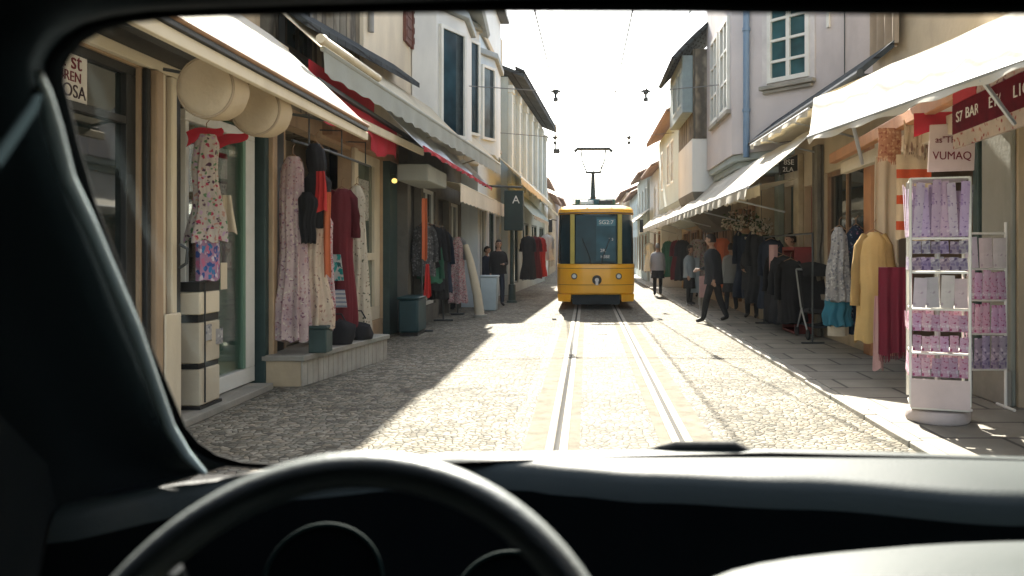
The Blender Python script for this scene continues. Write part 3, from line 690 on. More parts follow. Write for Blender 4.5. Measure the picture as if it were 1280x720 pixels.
for q in range(33):
    a = 2 * math.pi * q / 32; ringo.append((-3.42, 10.75 + .33 * math.cos(a), 4.95 + .25 * math.sin(a)))
mb.tube(ringo, .028, 8, cap=False); om = mb.build('sign_ring', m_dmetal, sh2); mb = MB(); mb.add([(-3.44, y, z) for _, y, z in ringo[:-1]], [tuple(range(32))]); mb.build('sign_face', m_beige_wall, om)
# white inner door of the second shop
mb = MB()
for q in ((12.1, 13.75, .30, .52), (12.1, 13.75, 2.86, 3.02), (12.1, 12.42, .52, 2.86), (13.42, 13.75, .52, 2.86), (12.42, 13.42, 1.3, 1.42)): LF.box(mb, q[0], q[1], -.14, -.05, q[2], q[3])
dd = mb.build('door', m_cream, sh2, bevel=.008); mb = MB(); LF.box(mb, 12.4, 13.44, -.11, -.10, .5, 2.88); mb.build('pane', PANE('greenish_glass', (.10, .115, .085), .08, .6), dd)
mb = MB(); LF.box(mb, 12.62, 13.2, -.098, -.092, 1.95, 2.6); mb.build('leaflet', ART[1], dd)
mb = MB(); LF.box(mb, 13.76, 14.30, -.1, .12, 0, 3.1); mb.build('post', m_darkgreen, sh2, bevel=.012)
mb = MB(); LF.box(mb, 11.9, 12.08, .002, .06, .3, 3.0); mb.build('post', m_cream, sh2, bevel=.012)
pl = thing('plinth', 'pale ribbed stone plinth under the hanging dresses', 'plinth', (-3.1, 9.6, 0))
mb = MB(); P0, P1 = Vector((-3.08, 8.62, 0)), Vector((-2.70, 10.78, 0)); u_ = (P1 - P0).normalized(); n_ = Vector((u_.y, -u_.x, 0))
mb.prism([(-3.5, 8.62), (P0.x, P0.y), (P1.x, P1.y), (-3.5, 10.95)], 0, .27); mb.build('base', m_beige_wall, pl)
mb = MB(); L_ = (P1 - P0).length; k = 0; nb = 19
for k in range(nb):
    a = P0 + u_ * (L_ * k / nb + .006) + n_ * .002; b = P0 + u_ * (L_ * (k + 1) / nb - .006) + n_ * .002; q = n_ * .018
    mb.hexa([a, b, b + q, a + q] + [p + Vector((0, 0, .268)) for p in (a, b, b + q, a + q)])
mb.build('ribs', M('plinth_board', (.40, .37, .31), .75, .16, 5, .3, 25, c2=(.25, .21, .17), c2scale=3, c2amt=.5, streak=4), pl, bevel=.004)
mb = MB(); mb.prism([(-3.5, 8.60), (P0.x + .05, P0.y - .03), (P1.x + .05, P1.y + .02), (-3.5, 10.97)], .272, .335); mb.build('top', m_kerb, pl, bevel=.01)

# long cream awning of the second shop
t = awning('long cream awning with valance greyed as shade over the second left shop', (-2.82, 8.55, 3.62), (-2.16, 20.0, 3.60), (-3.38, 8.55, 4.12), (-2.9, 20.0, 4.36), val=.26, cloth=m_cream_cloth, valm=m_grey_cloth, ribs=5, sag=.05, arms=3, bar=.03, barm=m_grey_cloth, seed=3, wav=.012)  # valance given a greyer cloth to stand for its shaded face
mb = MB(); mb.tube([(-2.80, 8.42, 3.70), (-2.80, 8.50, 3.70), (-2.79, 8.52, 3.70), (-2.70, 10.4, 3.70)], [.05, .06, .045, .045], 12); mb.build('roller', m_cream, t)
mb = MB(); mb.box(-2.90, -2.84, 8.5, 13.4, 3.26, 3.31); mb.build('track', m_dark, t, bevel=.004)
mb = MB(); mb.hexa([(-2.95, 9.6, 3.05), (-2.91, 9.6, 3.05), (-2.72, 13.4, 3.05), (-2.76, 13.4, 3.05), (-2.95, 9.6, 3.16), (-2.91, 9.6, 3.16), (-2.72, 13.4, 3.16), (-2.76, 13.4, 3.16)]); mb.build('lower_rail', m_cream, t, bevel=.006)
for i, (y0, y1, zt, zb) in enumerate(((8.5, 10.9, 3.5, 2.96), (10.95, 12.2, 3.34, 2.84))):
    mb = MB(); mb.sheet(lambda u, v: Vector((-2.95 + .06 * u + .02 * math.sin(u * 17) * v, y0 + (y1 - y0) * u, zt - (zt - zb) * v * (1 + .1 * math.sin(u * 6)))), 40, 6, .006)
    tag(mb.build('red_banner', m_red_cloth, loc=(-3., y0, zb), smooth=60), ['wide red cloth banner under the start of the long cream awning', 'smaller red cloth hanging beyond the wide red banner'][i], 'banner')

mb = MB(); mb.tube([(-3.39, 12.6, 8.3), (-3.39, 12.6, 4.9)], .045, 10)
mb.build('drainpipe', M('grey_drainpipe', (.25, .24, .22), .6, .15, 4), sh2)
mb = MB(); mb.tube([(-3.42, 12.5, 6.9), (-3.41, 13.6, 6.78), (-3.42, 14.9, 6.85), (-3.42, 17.0, 6.7)], .012, 6); mb.build('cable', m_dmetal, sh2)
# --- third shop with a dark front, tall bay windows above
LF3 = Fr((-3.2, 0), (0, 1), (1, 0)); LU3 = Fr((-3.0, 0), (0, 1), (1, 0))
sh3 = thing('shop_building', 'white left building with two tall dark bay windows above the awnings', 'building', (-3.2, 18, 0), group='buildings of the left row')
wall(LF3, 14.32, 20.45, 0, 3.5, [(14.6, 15.5, .0, 2.7), (15.7, 17.0, .35, 2.7), (17.3, 18.6, .0, 2.6), (18.9, 20.2, .5, 2.6)], sh3, M('dark_shopfront', (.13, .12, .10), .75, .15, 2, .3, 20, c2=(.05, .055, .05), c2scale=1.2, c2amt=.6), .25, 4)
for q, mm in (((15.7, 17.0, .35, 2.7), m_pane), ((18.9, 20.2, .5, 2.6), m_pane)): window(sh3, LF3, *q, m_whitep, mm, 2, 1, rec=.12)
for q in ((14.6, 15.5, .0, 2.7), (17.3, 18.6, .0, 2.6)):
    mb = MB(); LF3.box(mb, q[0], q[1], -.2, -.14, 0, q[3]); mb.build('door', m_dark, sh3)
wall(LU3, 17.16, 20.45, 3.51, 8.6, [], sh3, m_white_wall, .3, 5)
LU4 = Fr((-2.72, 0), (0, 1), (1, 0))
def saw_bay(parent, A, L_, yend, zb, zt, wz0, wz1, back=-3.43, mm=None, wm=None, nx=1, glass=None):
    d_ = Vector((.422, .906)); B = (A[0] + d_.x * L_, A[1] + d_.y * L_); mb = MB(); mb.prism([(back, A[1] - .12), A, B, (B[0] - .06, yend), (back, yend)], zb, zt); by = mb.build('bay', mm or m_white_wall, parent, bevel=.02)
    f_ = Fr(A, (.422, .906), (.906, -.422)); window(by, f_, .05, L_ - .04, wz0, wz1, wm or m_whitep, glass or m_pane_blue, nx, 1, rec=-.004, fw=.07, bw=.06)
    mb = MB(); f_.box(mb, L_ * .62, L_ - .10, .030, .034, wz0 + .08, wz1 - .08); mb.build('curtain', M('dim_curtain', (.07, .095, .10), .9, .3, 6), by)
    mb = MB(); mb.prism([(back, A[1] - .22), (A[0] + .03, A[1] - .1), (B[0] + .1, B[1] - .08), (B[0] + .05, yend), (back, yend)], zt + .002, zt + .16); mb.build('bay_cornice', M('grey_moulding', (.26, .29, .29), .7), by, bevel=.03)
saw_bay(sh3, (-2.95, 15.8), .98, 18.1, 3.6, 6.25, 3.75, 5.95, nx=1)
saw_bay(sh3, (-2.95, 19.55), .60, 20.44, 3.6, 6.95, 4.3, 6.65, back=-2.99)
mb = MB(); mb.box(-3.43, -3.05, 15.75, 17.14, 6.45, 8.5); mb.build('front_wall', m_white_wall, sh3)
mb = MB(); mb.sheet(lambda u, v: Vector((-2.9 + .42 * v, 15.6 + 4.8 * u, 7.6 - .35 * (2 * abs(u - .4)) ** 2 - .2 * v)), 24, 4, .12); mb.build('cornice', M('grey_moulding', (.26, .29, .29), .7), sh3, smooth=60)
mb = MB(); mb.box(-6, -2.55, 17.2, 20.45, 8.602, 8.75); mb.build('eaves', m_dmetal, sh3)
# --- fourth, pale blue, single grey window
sh4 = thing('house', 'pale blue-white left house with one tall grey window and dark eaves', 'house', (-2.85, 24, 0), group='buildings of the left row')
LF4 = Fr((-2.78, 0), (0, 1), (1, 0))
wall(LF4, 20.48, 26.0, 0, 8.8, [(24.3, 25.4, 4.6, 6.6), (20.9, 22.2, .4, 2.6), (22.9, 24.2, .4, 2.6), (24.6, 25.6, .0, 2.5)], sh4, M('bluish_white_render', (.58, .63, .65), .88, .06, 1.2, .3, 14, c2=(.42, .47, .49), c2scale=.6, c2amt=.6, streak=3), .25, 5)
window(sh4, LF4, 20.9, 22.2, .4, 2.6, m_whitep, m_pane, 2, 1); saw_bay(sh4, (-2.77, 20.75), .74, 23.4, 4.0, 6.55, 4.35, 6.3, back=-2.779, glass=PANE('grey_window_glass', (.09, .12, .13), .1, .12), mm=MATS['bluish_white_render'])
window(sh4, LF4, 24.3, 25.4, 4.6, 6.6, m_whitep, m_pane, 1, 2, rec=.08, sill=True); window(sh4, LF4, 22.9, 24.2, .4, 2.6, m_darkgreen, m_pane, 2, 1)
mb = MB(); LF4.box(mb, 24.6, 25.6, -.2, -.12, 0, 2.5); mb.build('door', m_darkgreen, sh4)
mb = MB(); mb.box(-2.778, -2.70, 20.7, 25.8, 7.10, 7.3); mb.build('lintel', m_beige_wall, sh4, bevel=.02)
mb = MB(); mb.box(-7, -2.5, 20.48, 26.02, 8.802, 8.95); mb.build('eaves', m_dmetal, sh4)
# --- fifth, grey pilasters, dark tiled eaves
A5, B5 = (-2.56, 26.04), (-1.98, 38.0); LF5 = Fr(A5, (B5[0] - A5[0], B5[1] - A5[1]), (1, .05)); L5 = math.hypot(B5[0] - A5[0], B5[1] - A5[1])
sh5 = thing('house', 'grey-green left house with a row of pilasters and heavy dark eaves', 'house', (-2.5, 30, 0), group='buildings of the left row')
ops = [(.5 + i * 1.9, 1.6 + i * 1.9, 4.3, 6.5) for i in range(6)]; lo = [(.6 + i * 3.0, 2.6 + i * 3.0, .3, 2.5) for i in range(4)]
wall(LF5, 0, L5, 0, 7.1, ops + lo, sh5, m_grey_wall, .25, 5)
for o in ops: window(sh5, LF5, *o, m_whitep, m_pane, 2, 2, rec=.1)
for o in lo: window(sh5, LF5, *o, m_darkgreen, m_pane, 2, 1, rec=.1)
for i in range(7):
    mb = MB(); c = .22 + i * 1.9; LF5.box(mb, c - .16, c + .16, .002, .13, 3.6, 6.85); LF5.box(mb, c - .2, c + .2, .002, .17, 6.6, 6.84); mb.build('pilaster', M('pale_pilaster', (.52, .56, .53), .85, .08, 2), sh5, bevel=.01)
mb = MB(); mb.add([LF5.p(-.2, .55, 7.05), LF5.p(L5 + .25, .55, 7.05), LF5.p(L5 + .25, -3, 8.4), LF5.p(-.2, -3, 8.4), LF5.p(-.2, .55, 7.17), LF5.p(L5 + .25, .55, 7.17), LF5.p(L5 + .25, -3, 8.55), LF5.p(-.2, -3, 8.55)], [(0, 1, 2, 3), (7, 6, 5, 4), (0, 4, 5, 1), (1, 5, 6, 2), (2, 6, 7, 3), (3, 7, 4, 0)]); r5 = mb.build('roof', m_slate, sh5)
mb = MB(); mb.sheet(lambda u, v: LF5.p(-.2 + (L5 + .4) * u, .56 - .3 * v, 7.22 + .13 * v + .05 * math.sin(u * 290)), 260, 2, .05)
mb.build('eave_tiles', m_slate, r5)
mb = MB(); LF5.box(mb, 1.0, 1.5, -.9, -.4, 7.5, 8.7); mb.build('chimney', m_beige_wall, r5, bevel=.02)

# more awnings further down the left side
awning('white awning with bluish shade painted in and a red edge under the long cream one', (-2.38, 11.7, 2.98), (-2.32, 19.6, 2.98), (-3.12, 11.7, 3.75), (-3.0, 19.6, 3.62), val=.05, cloth=M('shade_tinted_awning_cloth', (.62, .66, .70), .85, .14, 1.1, .35, 4, .04, c2=(.40, .45, .50), c2scale=.9, c2amt=.7, transl=.2), valm=m_red_cloth, ribs=3, sag=.10, arms=0, barm=m_red_cloth, bar=.018, seed=5, rough=.12)  # bluish grey patches put the shade on white cloth into its colour
awning('low beige box awning over the pale windows on the left', (-2.40, 15.2, 2.72), (-2.30, 22.6, 2.72), (-3.05, 15.2, 2.86), (-3.0, 22.6, 2.86), val=.33, cloth=m_cream_cloth, valm=m_cream_wall, ribs=2, sag=.02, arms=0, seed=6, wav=.004, barm=m_cream)
mb = MB(); mb.box(-3.15, -2.62, 13.3, 15.0, 2.62, 2.9); tag(mb.build('awning_box', m_grey_cloth, loc=(-2.9, 14, 2.55), bevel=.02), 'grey closed awning box under the brown fascia left', 'awning box')
awning('far cream awning before the grey pilaster house on the left', (-1.88, 22.8, 3.55), (-1.55, 36, 3.5), (-2.6, 22.8, 4.2), (-2.1, 36, 4.15), val=.2, cloth=m_cream_cloth, ribs=5, sag=.08, arms=0, seed=7)
awning('dark green awning with a white edge beside the tram on the left', (-1.62, 24.5, 2.52), (-1.42, 33, 2.52), (-2.5, 24.5, 3.5), (-2.3, 33, 3.5), val=.10, cloth=m_teal_cloth, valm=m_white_cloth, ribs=2, sag=.04, arms=0, seed=8, barm=m_white_cloth)
awning('small white awning furthest down on the left', (-1.3, 36.5, 3.1), (-1.15, 50, 3.1), (-2.1, 36.5, 3.7), (-1.95, 50, 3.7), val=.15, cloth=m_white_cloth, ribs=3, sag=.05, arms=0, seed=9)
# ================================================================== RIGHT ROW
RF = Fr((3.9, 0), (0, 1), (-1, 0))
r1 = thing('shop_building', 'near right shop with orange timber posts and a wooden awning beam', 'building', (3.9, 8, .05), group='buildings of the right row')
wall(RF, 1.0, 11.0, .05, 3.3, [(7.86, 10.7, .05, 2.72), (3.4, 7.22, .05, 2.75)], r1, m_beige_wall, .22, 1, solid=False)
mb = MB(); mb.box(3.9, 9, 1.0, 10.9, 3.302, 7.6); mb.box(5.6, 5.8, 1, 11, .05, 3.3); mb.build('upper_wall', m_beige_wall, r1)
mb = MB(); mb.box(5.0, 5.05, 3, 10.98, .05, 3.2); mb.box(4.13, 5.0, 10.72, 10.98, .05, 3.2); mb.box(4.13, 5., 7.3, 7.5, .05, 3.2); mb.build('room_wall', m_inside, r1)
mb = MB(); RF.box(mb, 3.42, 7.2, -.15, -.1, .05, 2.74); mb.build('door', m_dark, r1)
mb = MB(); RF.box(mb, 7.25, 7.80, .002, .05, .05, 3.28); mb.build('pillar', M('putty_pillar', (.25, .25, .21), .8, .1, 2, .3, 25, c2=(.15, .155, .13), c2scale=1.5, c2amt=.6, streak=4), r1, bevel=.015)
mb = MB(); RF.box(mb, 7.22, 7.84, .053, .12, .05, .38); mb.build('plinth', m_kerb, r1, bevel=.015)
for a, b, d, mm in ((10.72, 10.98, .10, m_orange_wood), (10.55, 10.70, .05, m_cream), (7.86, 7.96, .06, m_darkgreen)):
    mb = MB(); RF.box(mb, a, b, .002, d, .05, 2.95); mb.build('post', mm, r1, bevel=.012)
mb = MB(); mb.hexa([(2.82, 4.2, 2.72), (2.92, 4.2, 2.72), (3.62, 11.6, 2.72), (3.52, 11.6, 2.72), (2.82, 4.2, 2.86), (2.92, 4.2, 2.86), (3.62, 11.6, 2.86), (3.52, 11.6, 2.86)]); mb.build('beam', m_orange_wood, r1, bevel=.012)
mb = MB(); mb.hexa([(3.05, 4.2, 2.50), (3.15, 4.2, 2.50), (3.72, 11.4, 2.55), (3.62, 11.4, 2.55), (3.05, 4.2, 2.70), (3.15, 4.2, 2.70), (3.72, 11.4, 2.71), (3.62, 11.4, 2.71)]); mb.build('fascia', m_cream, r1, bevel=.01)
drape = MB(); drape.sheet(lambda u, v: Vector((3.86 - .05 * math.sin(u * 24) - .05, 9.75 + 1.0 * u, 5.6 - 1.6 * v)), 50, 8, .01); tag(drape.build('curtain', M('brown_curtain', (.33, .25, .17), .9, .15, 2), loc=(3.8, 10.2, 4.), smooth=60), 'brown curtain hanging high on the near right wall', 'curtain')

# second right shop, one storey under a slate lean-to
r2 = thing('shop_building', 'low right shop under a dark slate lean-to with pale stone pillars', 'building', (3.9, 14, .05), group='buildings of the right row')
wall(RF, 11.02, 16.4, .05, 3.5, [(11.25, 13.1, .75, 2.72), (13.45, 14.3, .05, 2.6), (14.75, 15.7, .05, 2.7)], r2, m_beige_wall, .25, 1., solid=False)
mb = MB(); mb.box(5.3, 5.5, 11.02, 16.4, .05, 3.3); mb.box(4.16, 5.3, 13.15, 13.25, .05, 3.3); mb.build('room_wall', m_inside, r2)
window(r2, RF, 11.25, 13.1, .75, 2.72, m_wood, m_deepglass, 2, 1, rec=.12, sill=True)
mb = MB(); RF.box(mb, 13.45, 14.3, -.2, -.12, .05, 2.6); mb.build('door', M('red_door', (.20, .025, .02), .5, .2, 3), r2)
mb = MB(); RF.box(mb, 14.75, 15.7, -.2, -.12, .05, 2.7); mb.build('door', m_darkgreen, r2)
for a, b, d, mm in ((13.12, 13.42, .12, m_stone), (14.35, 14.7, .10, M('ochre_stone', (.44, .36, .24), .85, .2, 3, .4, 20)), (15.75, 16.1, .12, M('grey_green_post', (.25, .27, .21), .8, .15, 3))):
    mb = MB(); RF.box(mb, a, b, .002, d, .05, 3.2); mb.build('pillar', mm, r2, bevel=.015)
mb = MB(); mb.add([(3.25, 9.4, 3.55), (3.25, 15.75, 3.55), (3.62, 15.75, 3.86), (3.62, 9.4, 3.86), (3.25, 9.4, 3.63), (3.25, 15.75, 3.63), (3.62, 15.75, 3.94), (3.62, 9.4, 3.94)], [(3, 2, 1, 0), (4, 5, 6, 7), (0, 1, 5, 4), (1, 2, 6, 5), (2, 3, 7, 6), (3, 0, 4, 7)]); rr = mb.build('roof', m_slate, r2)
mb = MB(); mb.tube([(3.22, 9.4, 3.55), (3.22, 15.7, 3.55)], .05, 10); mb.build('gutter', m_dmetal, rr)
mb = MB(); mb.box(3.63, 5.4, 11.02, 15.7, 3.52, 3.9); mb.build('attic', m_dmetal, r2)
# pinkish house, its wall turned towards us
A, B, C_, D_ = Vector((2.95, 16.2)), Vector((5.75, 12.955)), Vector((5.75, 19.6)), Vector((2.95, 19.6))
pk = thing('house', 'pinkish rendered right house with white cross-barred window and blue drainpipe', 'house', (4.2, 16.5, .05), group='buildings of the right row')
PF = Fr((2.95, 16.2), (.653, -.757), (-.757, -.653)); BF = Fr((2.95, 0), (0, 1), (-1, 0))
LP = (B - A).length
wall(PF, .0, LP, 3.4, 8.4, [(.88, 1.82, 4.69, 6.3)], pk, m_pink_wall, .25, 1, solid=False)
wall(BF, 16.2, 19.6, 3.4, 8.4, [(16.45, 17.45, 4.35, 6.3), (17.75, 18.75, 4.35, 6.3)], pk, m_pink_wall, .25, 1, solid=False, name='street_wall')
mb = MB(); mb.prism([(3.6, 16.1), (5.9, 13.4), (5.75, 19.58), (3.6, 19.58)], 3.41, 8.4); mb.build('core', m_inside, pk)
wq = window(pk, PF, .88, 1.82, 4.69, 6.3, m_whitep, m_pane_teal, 2, 4, rec=.05, fw=.085, bw=.05, proud=.02)
mb = MB(); PF.box(mb, .74, 1.96, .002, .12, 4.56, 4.64); PF.box(mb, .80, 1.90, .002, .07, 4.49, 4.555); mb.build('sill', m_kerb, wq, bevel=.012)
mb = MB()
for a, b, c, d in ((.76, .878, 4.645, 6.5), (1.822, 1.94, 4.645, 6.5)): PF.box(mb, a, b, .002, .025, c, d)
mb.build('surround', M('pale_surround', (.6, .56, .53), .85), wq)
for a in (16.45, 17.75):
    window(pk, BF, a, a + 1.0, 4.35, 6.3, m_whitep, m_pane_blue, 2, 3, rec=.04, fw=.09, bw=.05, proud=.03, sill=True)
mb = MB(); q = PF.p(.42, .08, 0); mb.tube([(q.x, q.y, 3.3), (q.x, q.y, 8.4)], .065, 12)
for z in (4.2, 5.8, 7.4): mb.tube([(q.x, q.y, z), (q.x, q.y, z + .06)], .08, 12)
mb.build('drainpipe', M('blue_drainpipe', (.15, .23, .33), .45, .08, 3, c2=(.2, .3, .42), c2scale=2), pk)
mb = MB(); PF.box(mb, 2.2, 2.26, .01, .06, 5.5, 8.3); mb.build('pipe', m_whitep, pk); mb = MB(); PF.box(mb, 2.08, 2.13, .01, .05, 5.9, 8.2); mb.build('cable', m_pane_blue, pk)
mb = MB(); q0 = [PF.p(a, .02, z) for a, z in ((.1, 7.0), (1.0, 6.75), (2.0, 6.9), (3.2, 6.6))]; mb.tube(q0, .012, 6); mb.tube([PF.p(2.55, .02, 8.2), PF.p(2.55, .02, 4.4)], .010, 6); mb.build('wall_cable', m_dmetal, pk)
for z0, z1, o in ((3.12, 3.26, .16), (3.26, 3.40, .26), (2.98, 3.12, .06)):
    mb = MB(); mb.prism([(2.95 - o + .3, 16.25 - o + .3), (5.4 - o, 13.2 - o + .25), (5.4, 19.5), (2.95 - o + .3, 19.5)], z0 + .002, z1); mb.build('cornice', m_grey_wall, pk, bevel=.02)
mb = MB(); mb.box(3.55, 5.8, 16.42, 19.6, .05, 2.98); mb.build('ground_floor', m_beige_wall, pk)
GF = Fr((3.55, 0), (0, 1), (-1, 0))
for a, b in ((16.7, 17.6), (18.1, 19.2)): window(pk, GF, a, b, .3, 2.4, m_wood, m_pane, 2, 1, rec=-.03)
mb = MB(); mb.box(2.6, 6, 15.9, 19.6, 8.402, 8.6); mb.build('eaves', m_dmetal, pk)

# stone jettied house behind it
r3 = thing('house', 'narrow stone right house with a jettied grey boarded storey and drooping eaves', 'house', (3.0, 21, .05), group='buildings of the right row')
SF = Fr((2.36, 0), (0, 1), (-1, 0))
mb = MB(); mb.box(2.62, 6, 19.62, 22.6, 4.2, 6.4); mb.build('side_wall', m_stone, r3)
wall(SF, 19.66, 22.6, 4.85, 6.25, [(19.9, 20.7, 5.05, 6.0), (21.0, 21.8, 5.05, 6.0)], r3, STR('grey_boards', [((.30, .37, .38), 6), ((.16, .2, .21), 1)], .18, 'Y'), .2, .25, name='boarded_storey')
for a in (19.9, 21.0): window(r3, SF, a, a + .8, 5.05, 6.0, m_grey_wall, m_pane_blue, 2, 1, rec=.06)
mb = MB(); mb.sheet(lambda u, v: Vector((3.4 - 1.3 * v, 17.9 + 4.9 * u if False else 19.4 + 3.5 * u, 7.3 - .95 * v - .25 * v * v + .03 * math.sin(u * 60))), 60, 8, .09); mb.build('roof', m_slate, r3, smooth=50)
mb = MB(); mb.box(2.60, 6, 19.64, 22.6, 2.9, 4.2); mb.build('bay', m_white_wall, r3)
cb = MB(); rings = []
for k in range(9):
    a = k / 8; rings.append([(2.60 + .75 * (a ** 1.6), 19.65, 2.9 - .95 * a), (2.60 + .75 * (a ** 1.6), 22.58, 2.9 - .95 * a), (3.6, 22.58, 2.9 - .95 * a), (3.6, 19.65, 2.9 - .95 * a)])
cb.loft(rings); cb.build('corbel', M('dark_corbel', (.13, .115, .09), .85, .2, 3), r3, smooth=50)
mb = MB(); mb.box(3.6, 6, 19.64, 22.6, .05, 2.9); mb.build('ground_floor', m_beige_wall, r3)
for a, b in ((19.9, 20.8), (21.2, 22.3)): window(r3, Fr((3.6, 0), (0, 1), (-1, 0)), a, b, .3, 2.3, m_wood, m_pane, 2, 1, rec=-.03)
# pale blue house with tiled gable
r4 = thing('house', 'pale blue right house with orange tiled roof edge and curved underside', 'house', (3.2, 26, .05), group='buildings of the right row')
QF = Fr((2.74, 0), (0, 1), (-1, 0))
wall(QF, 22.64, 30.2, 2.95, 5.5, [(23.0, 23.7, 3.6, 5.0), (25.2, 26.0, 3.6, 5.0), (26.4, 27.2, 3.6, 5.0), (28.6, 29.3, 3.6, 5.0)], r4, m_blue_wall, .25, 3)
for a, b in ((23.0, 23.7), (25.2, 26.0), (26.4, 27.2), (28.6, 29.3)): window(r4, QF, a, b, 3.6, 5.0, m_whitep if a > 24 else m_darkgreen, m_pane_blue, 2, 2, rec=.06)
cb = MB(); rings = []
for k in range(9):
    a = k / 8; rings.append([(2.75 + .7 * a ** 1.7, 22.66, 2.94 - .7 * a), (2.75 + .7 * a ** 1.7, 30.18, 2.94 - .7 * a), (3.8, 30.18, 2.94 - .7 * a), (3.8, 22.66, 2.94 - .7 * a)])
cb.loft(rings); cb.build('corbel', m_grey_wall, r4, smooth=50)
mb = MB(); mb.box(3.6, 6, 22.64, 30.2, .05, 2.94); mb.build('ground_floor', m_beige_wall, r4)
for a in (23.2, 25.4, 27.6): window(r4, Fr((3.6, 0), (0, 1), (-1, 0)), a, a + 1.3, .3, 2.1, m_wood, m_pane, 2, 1, rec=-.03)
def tiled(x0, x1, z0, z1, y0, y1, parent):
    def fn(u, v):
        y = y0 + (y1 - y0) * u; return Vector((x0 + (x1 - x0) * v, y, z0 + (z1 - z0) * v + .035 * math.sin(y * 2 * math.pi / .33) + .02 * ((v * 9) % 1)))
    mb = MB(); mb.sheet(fn, int((y1 - y0) * 9), 20, .09); return mb.build('roof', m_tiles, parent, smooth=50)
tiled(2.30, 5.2, 5.45, 6.9, 22.7, 30.7, r4)
# far houses, both sides
far = [(2.85, 30.4, 36, 4.7, m_white_wall, 1, 'white right house just beyond the pale blue one'), (2.75, 36.2, 43, 5.0, m_grey_wall, 1, 'grey-green right house halfway down the street'), (2.8, 43.2, 52, 4.6, m_blue_wall, 1, 'distant bluish right house with tiled roof'), (2.6, 52.2, 64, 5.2, m_cream_wall, 1, 'distant cream right house near the street end'),
       (-2.2, 38.2, 46, 4.9, m_white_wall, -1, 'white left house beyond the grey pilaster house'), (-2.15, 46.2, 56, 4.6, m_beige_wall, -1, 'beige left house far down the street'), (-2.0, 56.2, 70, 5.0, m_pink_wall, -1, 'distant pinkish left house near the street end')]
for x, y0, y1, h_, mm, sd_, lb in far:
    t = thing('house', lb, 'house', (x, (y0 + y1) / 2, 0), group='far houses down the street')
    f_ = Fr((x, 0), (0, 1), (-sd_, 0)); n = int((y1 - y0) / 2); ops = [(y0 + .5 + i * 2., y0 + 1.4 + i * 2., h_ - 2.0, h_ - .6) for i in range(n)] + [(y0 + .4 + i * 2., y0 + 1.6 + i * 2., .4, 2.2) for i in range(n)]
    wall(f_, y0, y1, 0, h_, ops, t, mm, .25, 4)
    for o in ops: window(t, f_, *o, m_whitep if o[2] > 1 else m_wood, m_pane_blue, 2, 1, rec=.1)
    tiled(x - sd_ * .4, x + sd_ * 2.8, h_ - .05, h_ + 1.3, y0, y1, t)
t = thing('house', 'cream house closing the far end of the street', 'house', (.5, 96, 0))
f_ = Fr((0, 96), (1, 0), (0, -1)); ops = [(-9 + i * 2.4, -7.8 + i * 2.4, 3.4, 5.0) for i in range(9)]; wall(f_, -12, 14, 0, 6, ops, t, m_cream_wall, .25, 6)
for o in ops: window(t, f_, *o, m_whitep, m_pane_blue, 2, 1)
mb = MB(); mb.sheet(lambda u, v: Vector((-12.5 + 27 * u, 95.5 + 6 * v, 5.95 + 2.2 * v + .03 * math.sin(u * 400))), 200, 6, .1); mb.build('roof', m_tiles, t)
# trees over the far roofs
m_leaf = M('leaves', (.05, .085, .03), .6, .35, 6, .1, transl=.25); m_bark = M('bark', (.12, .09, .06), .9)
for i, (x, y, z, r) in enumerate(((-7.5, 84, 5.5, 2.2), (8.5, 88, 5.6, 2.4))):
    t = thing('tree', ['leafy tree over the far left roofs', 'leafy tree over the far right roofs'][i], 'tree', (x, y, 0))
    mb = MB(); mb.tube([(x, y, 0), (x + .1, y, 2), (x, y + .1, z)], [.28, .2, .1], 8)
    for k in range(6):
        a = k * 1.05; mb.tube([(x, y, z - 1.6), (x + r * .7 * math.cos(a), y + r * .7 * math.sin(a), z + .3)], [.09, .03], 6)
    mb.build('trunk', m_bark, t); mb = MB(); rl = random.Random(i)
    for k in range(2600):
        d = Vector((rl.gauss(0, 1), rl.gauss(0, 1), rl.gauss(0, .8))).normalized() * r * rl.uniform(.45, 1.05); c = Vector((x, y, z)) + d
        if noise.noise(c * .8) < -.15: continue
        a = Vector((rl.uniform(-1, 1), rl.uniform(-1, 1), rl.uniform(-1, 1))).normalized() * .22; b = a.orthogonal().normalized() * .13
        mb.add([c - a, c + b, c + a, c - b], [(0, 1, 2, 3)])
    mb.build('crown', m_leaf, t, smooth=0)

# ------------------------------------------------------------------ awnings of the right side
t = awning('large white awning with a deep draped valance over the near right shop', (2.53, 4.1, H + 1.07), (1.95, 7.02, H + .985), (2.86, 4.1, H + 1.50), (2.27, 7.98, H + 1.50), val=.05, cloth=m_white_cloth, ribs=9, sag=.06, arms=2, bar=.02, seed=11, wav=.02, rough=.03)
mb = MB(); mb.sheet(lambda u, v: Vector((2.27 + .59 * (1 - u), 4.1 + 3.88 * u, H + 1.505)).lerp(Vector((3.88, 4.1 + 4.2 * u, H + 1.72)), v), 20, 6, .008); mb.build('top_cover', m_cream_cloth, t)
t = awning('narrow cream awning between the large white one and the long white one', (2.92, 10.5, H + 1.85), (2.92, 14.2, H + 1.85), (3.86, 10.5, 3.44), (3.86, 14.2, 3.44), val=.07, cloth=m_cream_cloth, valm=m_white_cloth, ribs=2, sag=.02, arms=2, bar=.02, seed=12)
awning('long sunlit white awning running down the right row of shops', (2.22, 11.0, H + .86), (2.18, 33, H + .78), (3.2, 11.0, H + 1.70), (3.05, 33, H + 1.55), val=.14, cloth=m_white_cloth, ribs=7, sag=.07, arms=6, bar=.02, seed=13, rough=.05)
awning('far white awning by the white right house', (1.95, 34, 2.6), (1.9, 44, 2.6), (2.8, 34, 3.3), (2.7, 44, 3.3), val=.12, cloth=m_white_cloth, ribs=3, sag=.06, arms=0, seed=14)
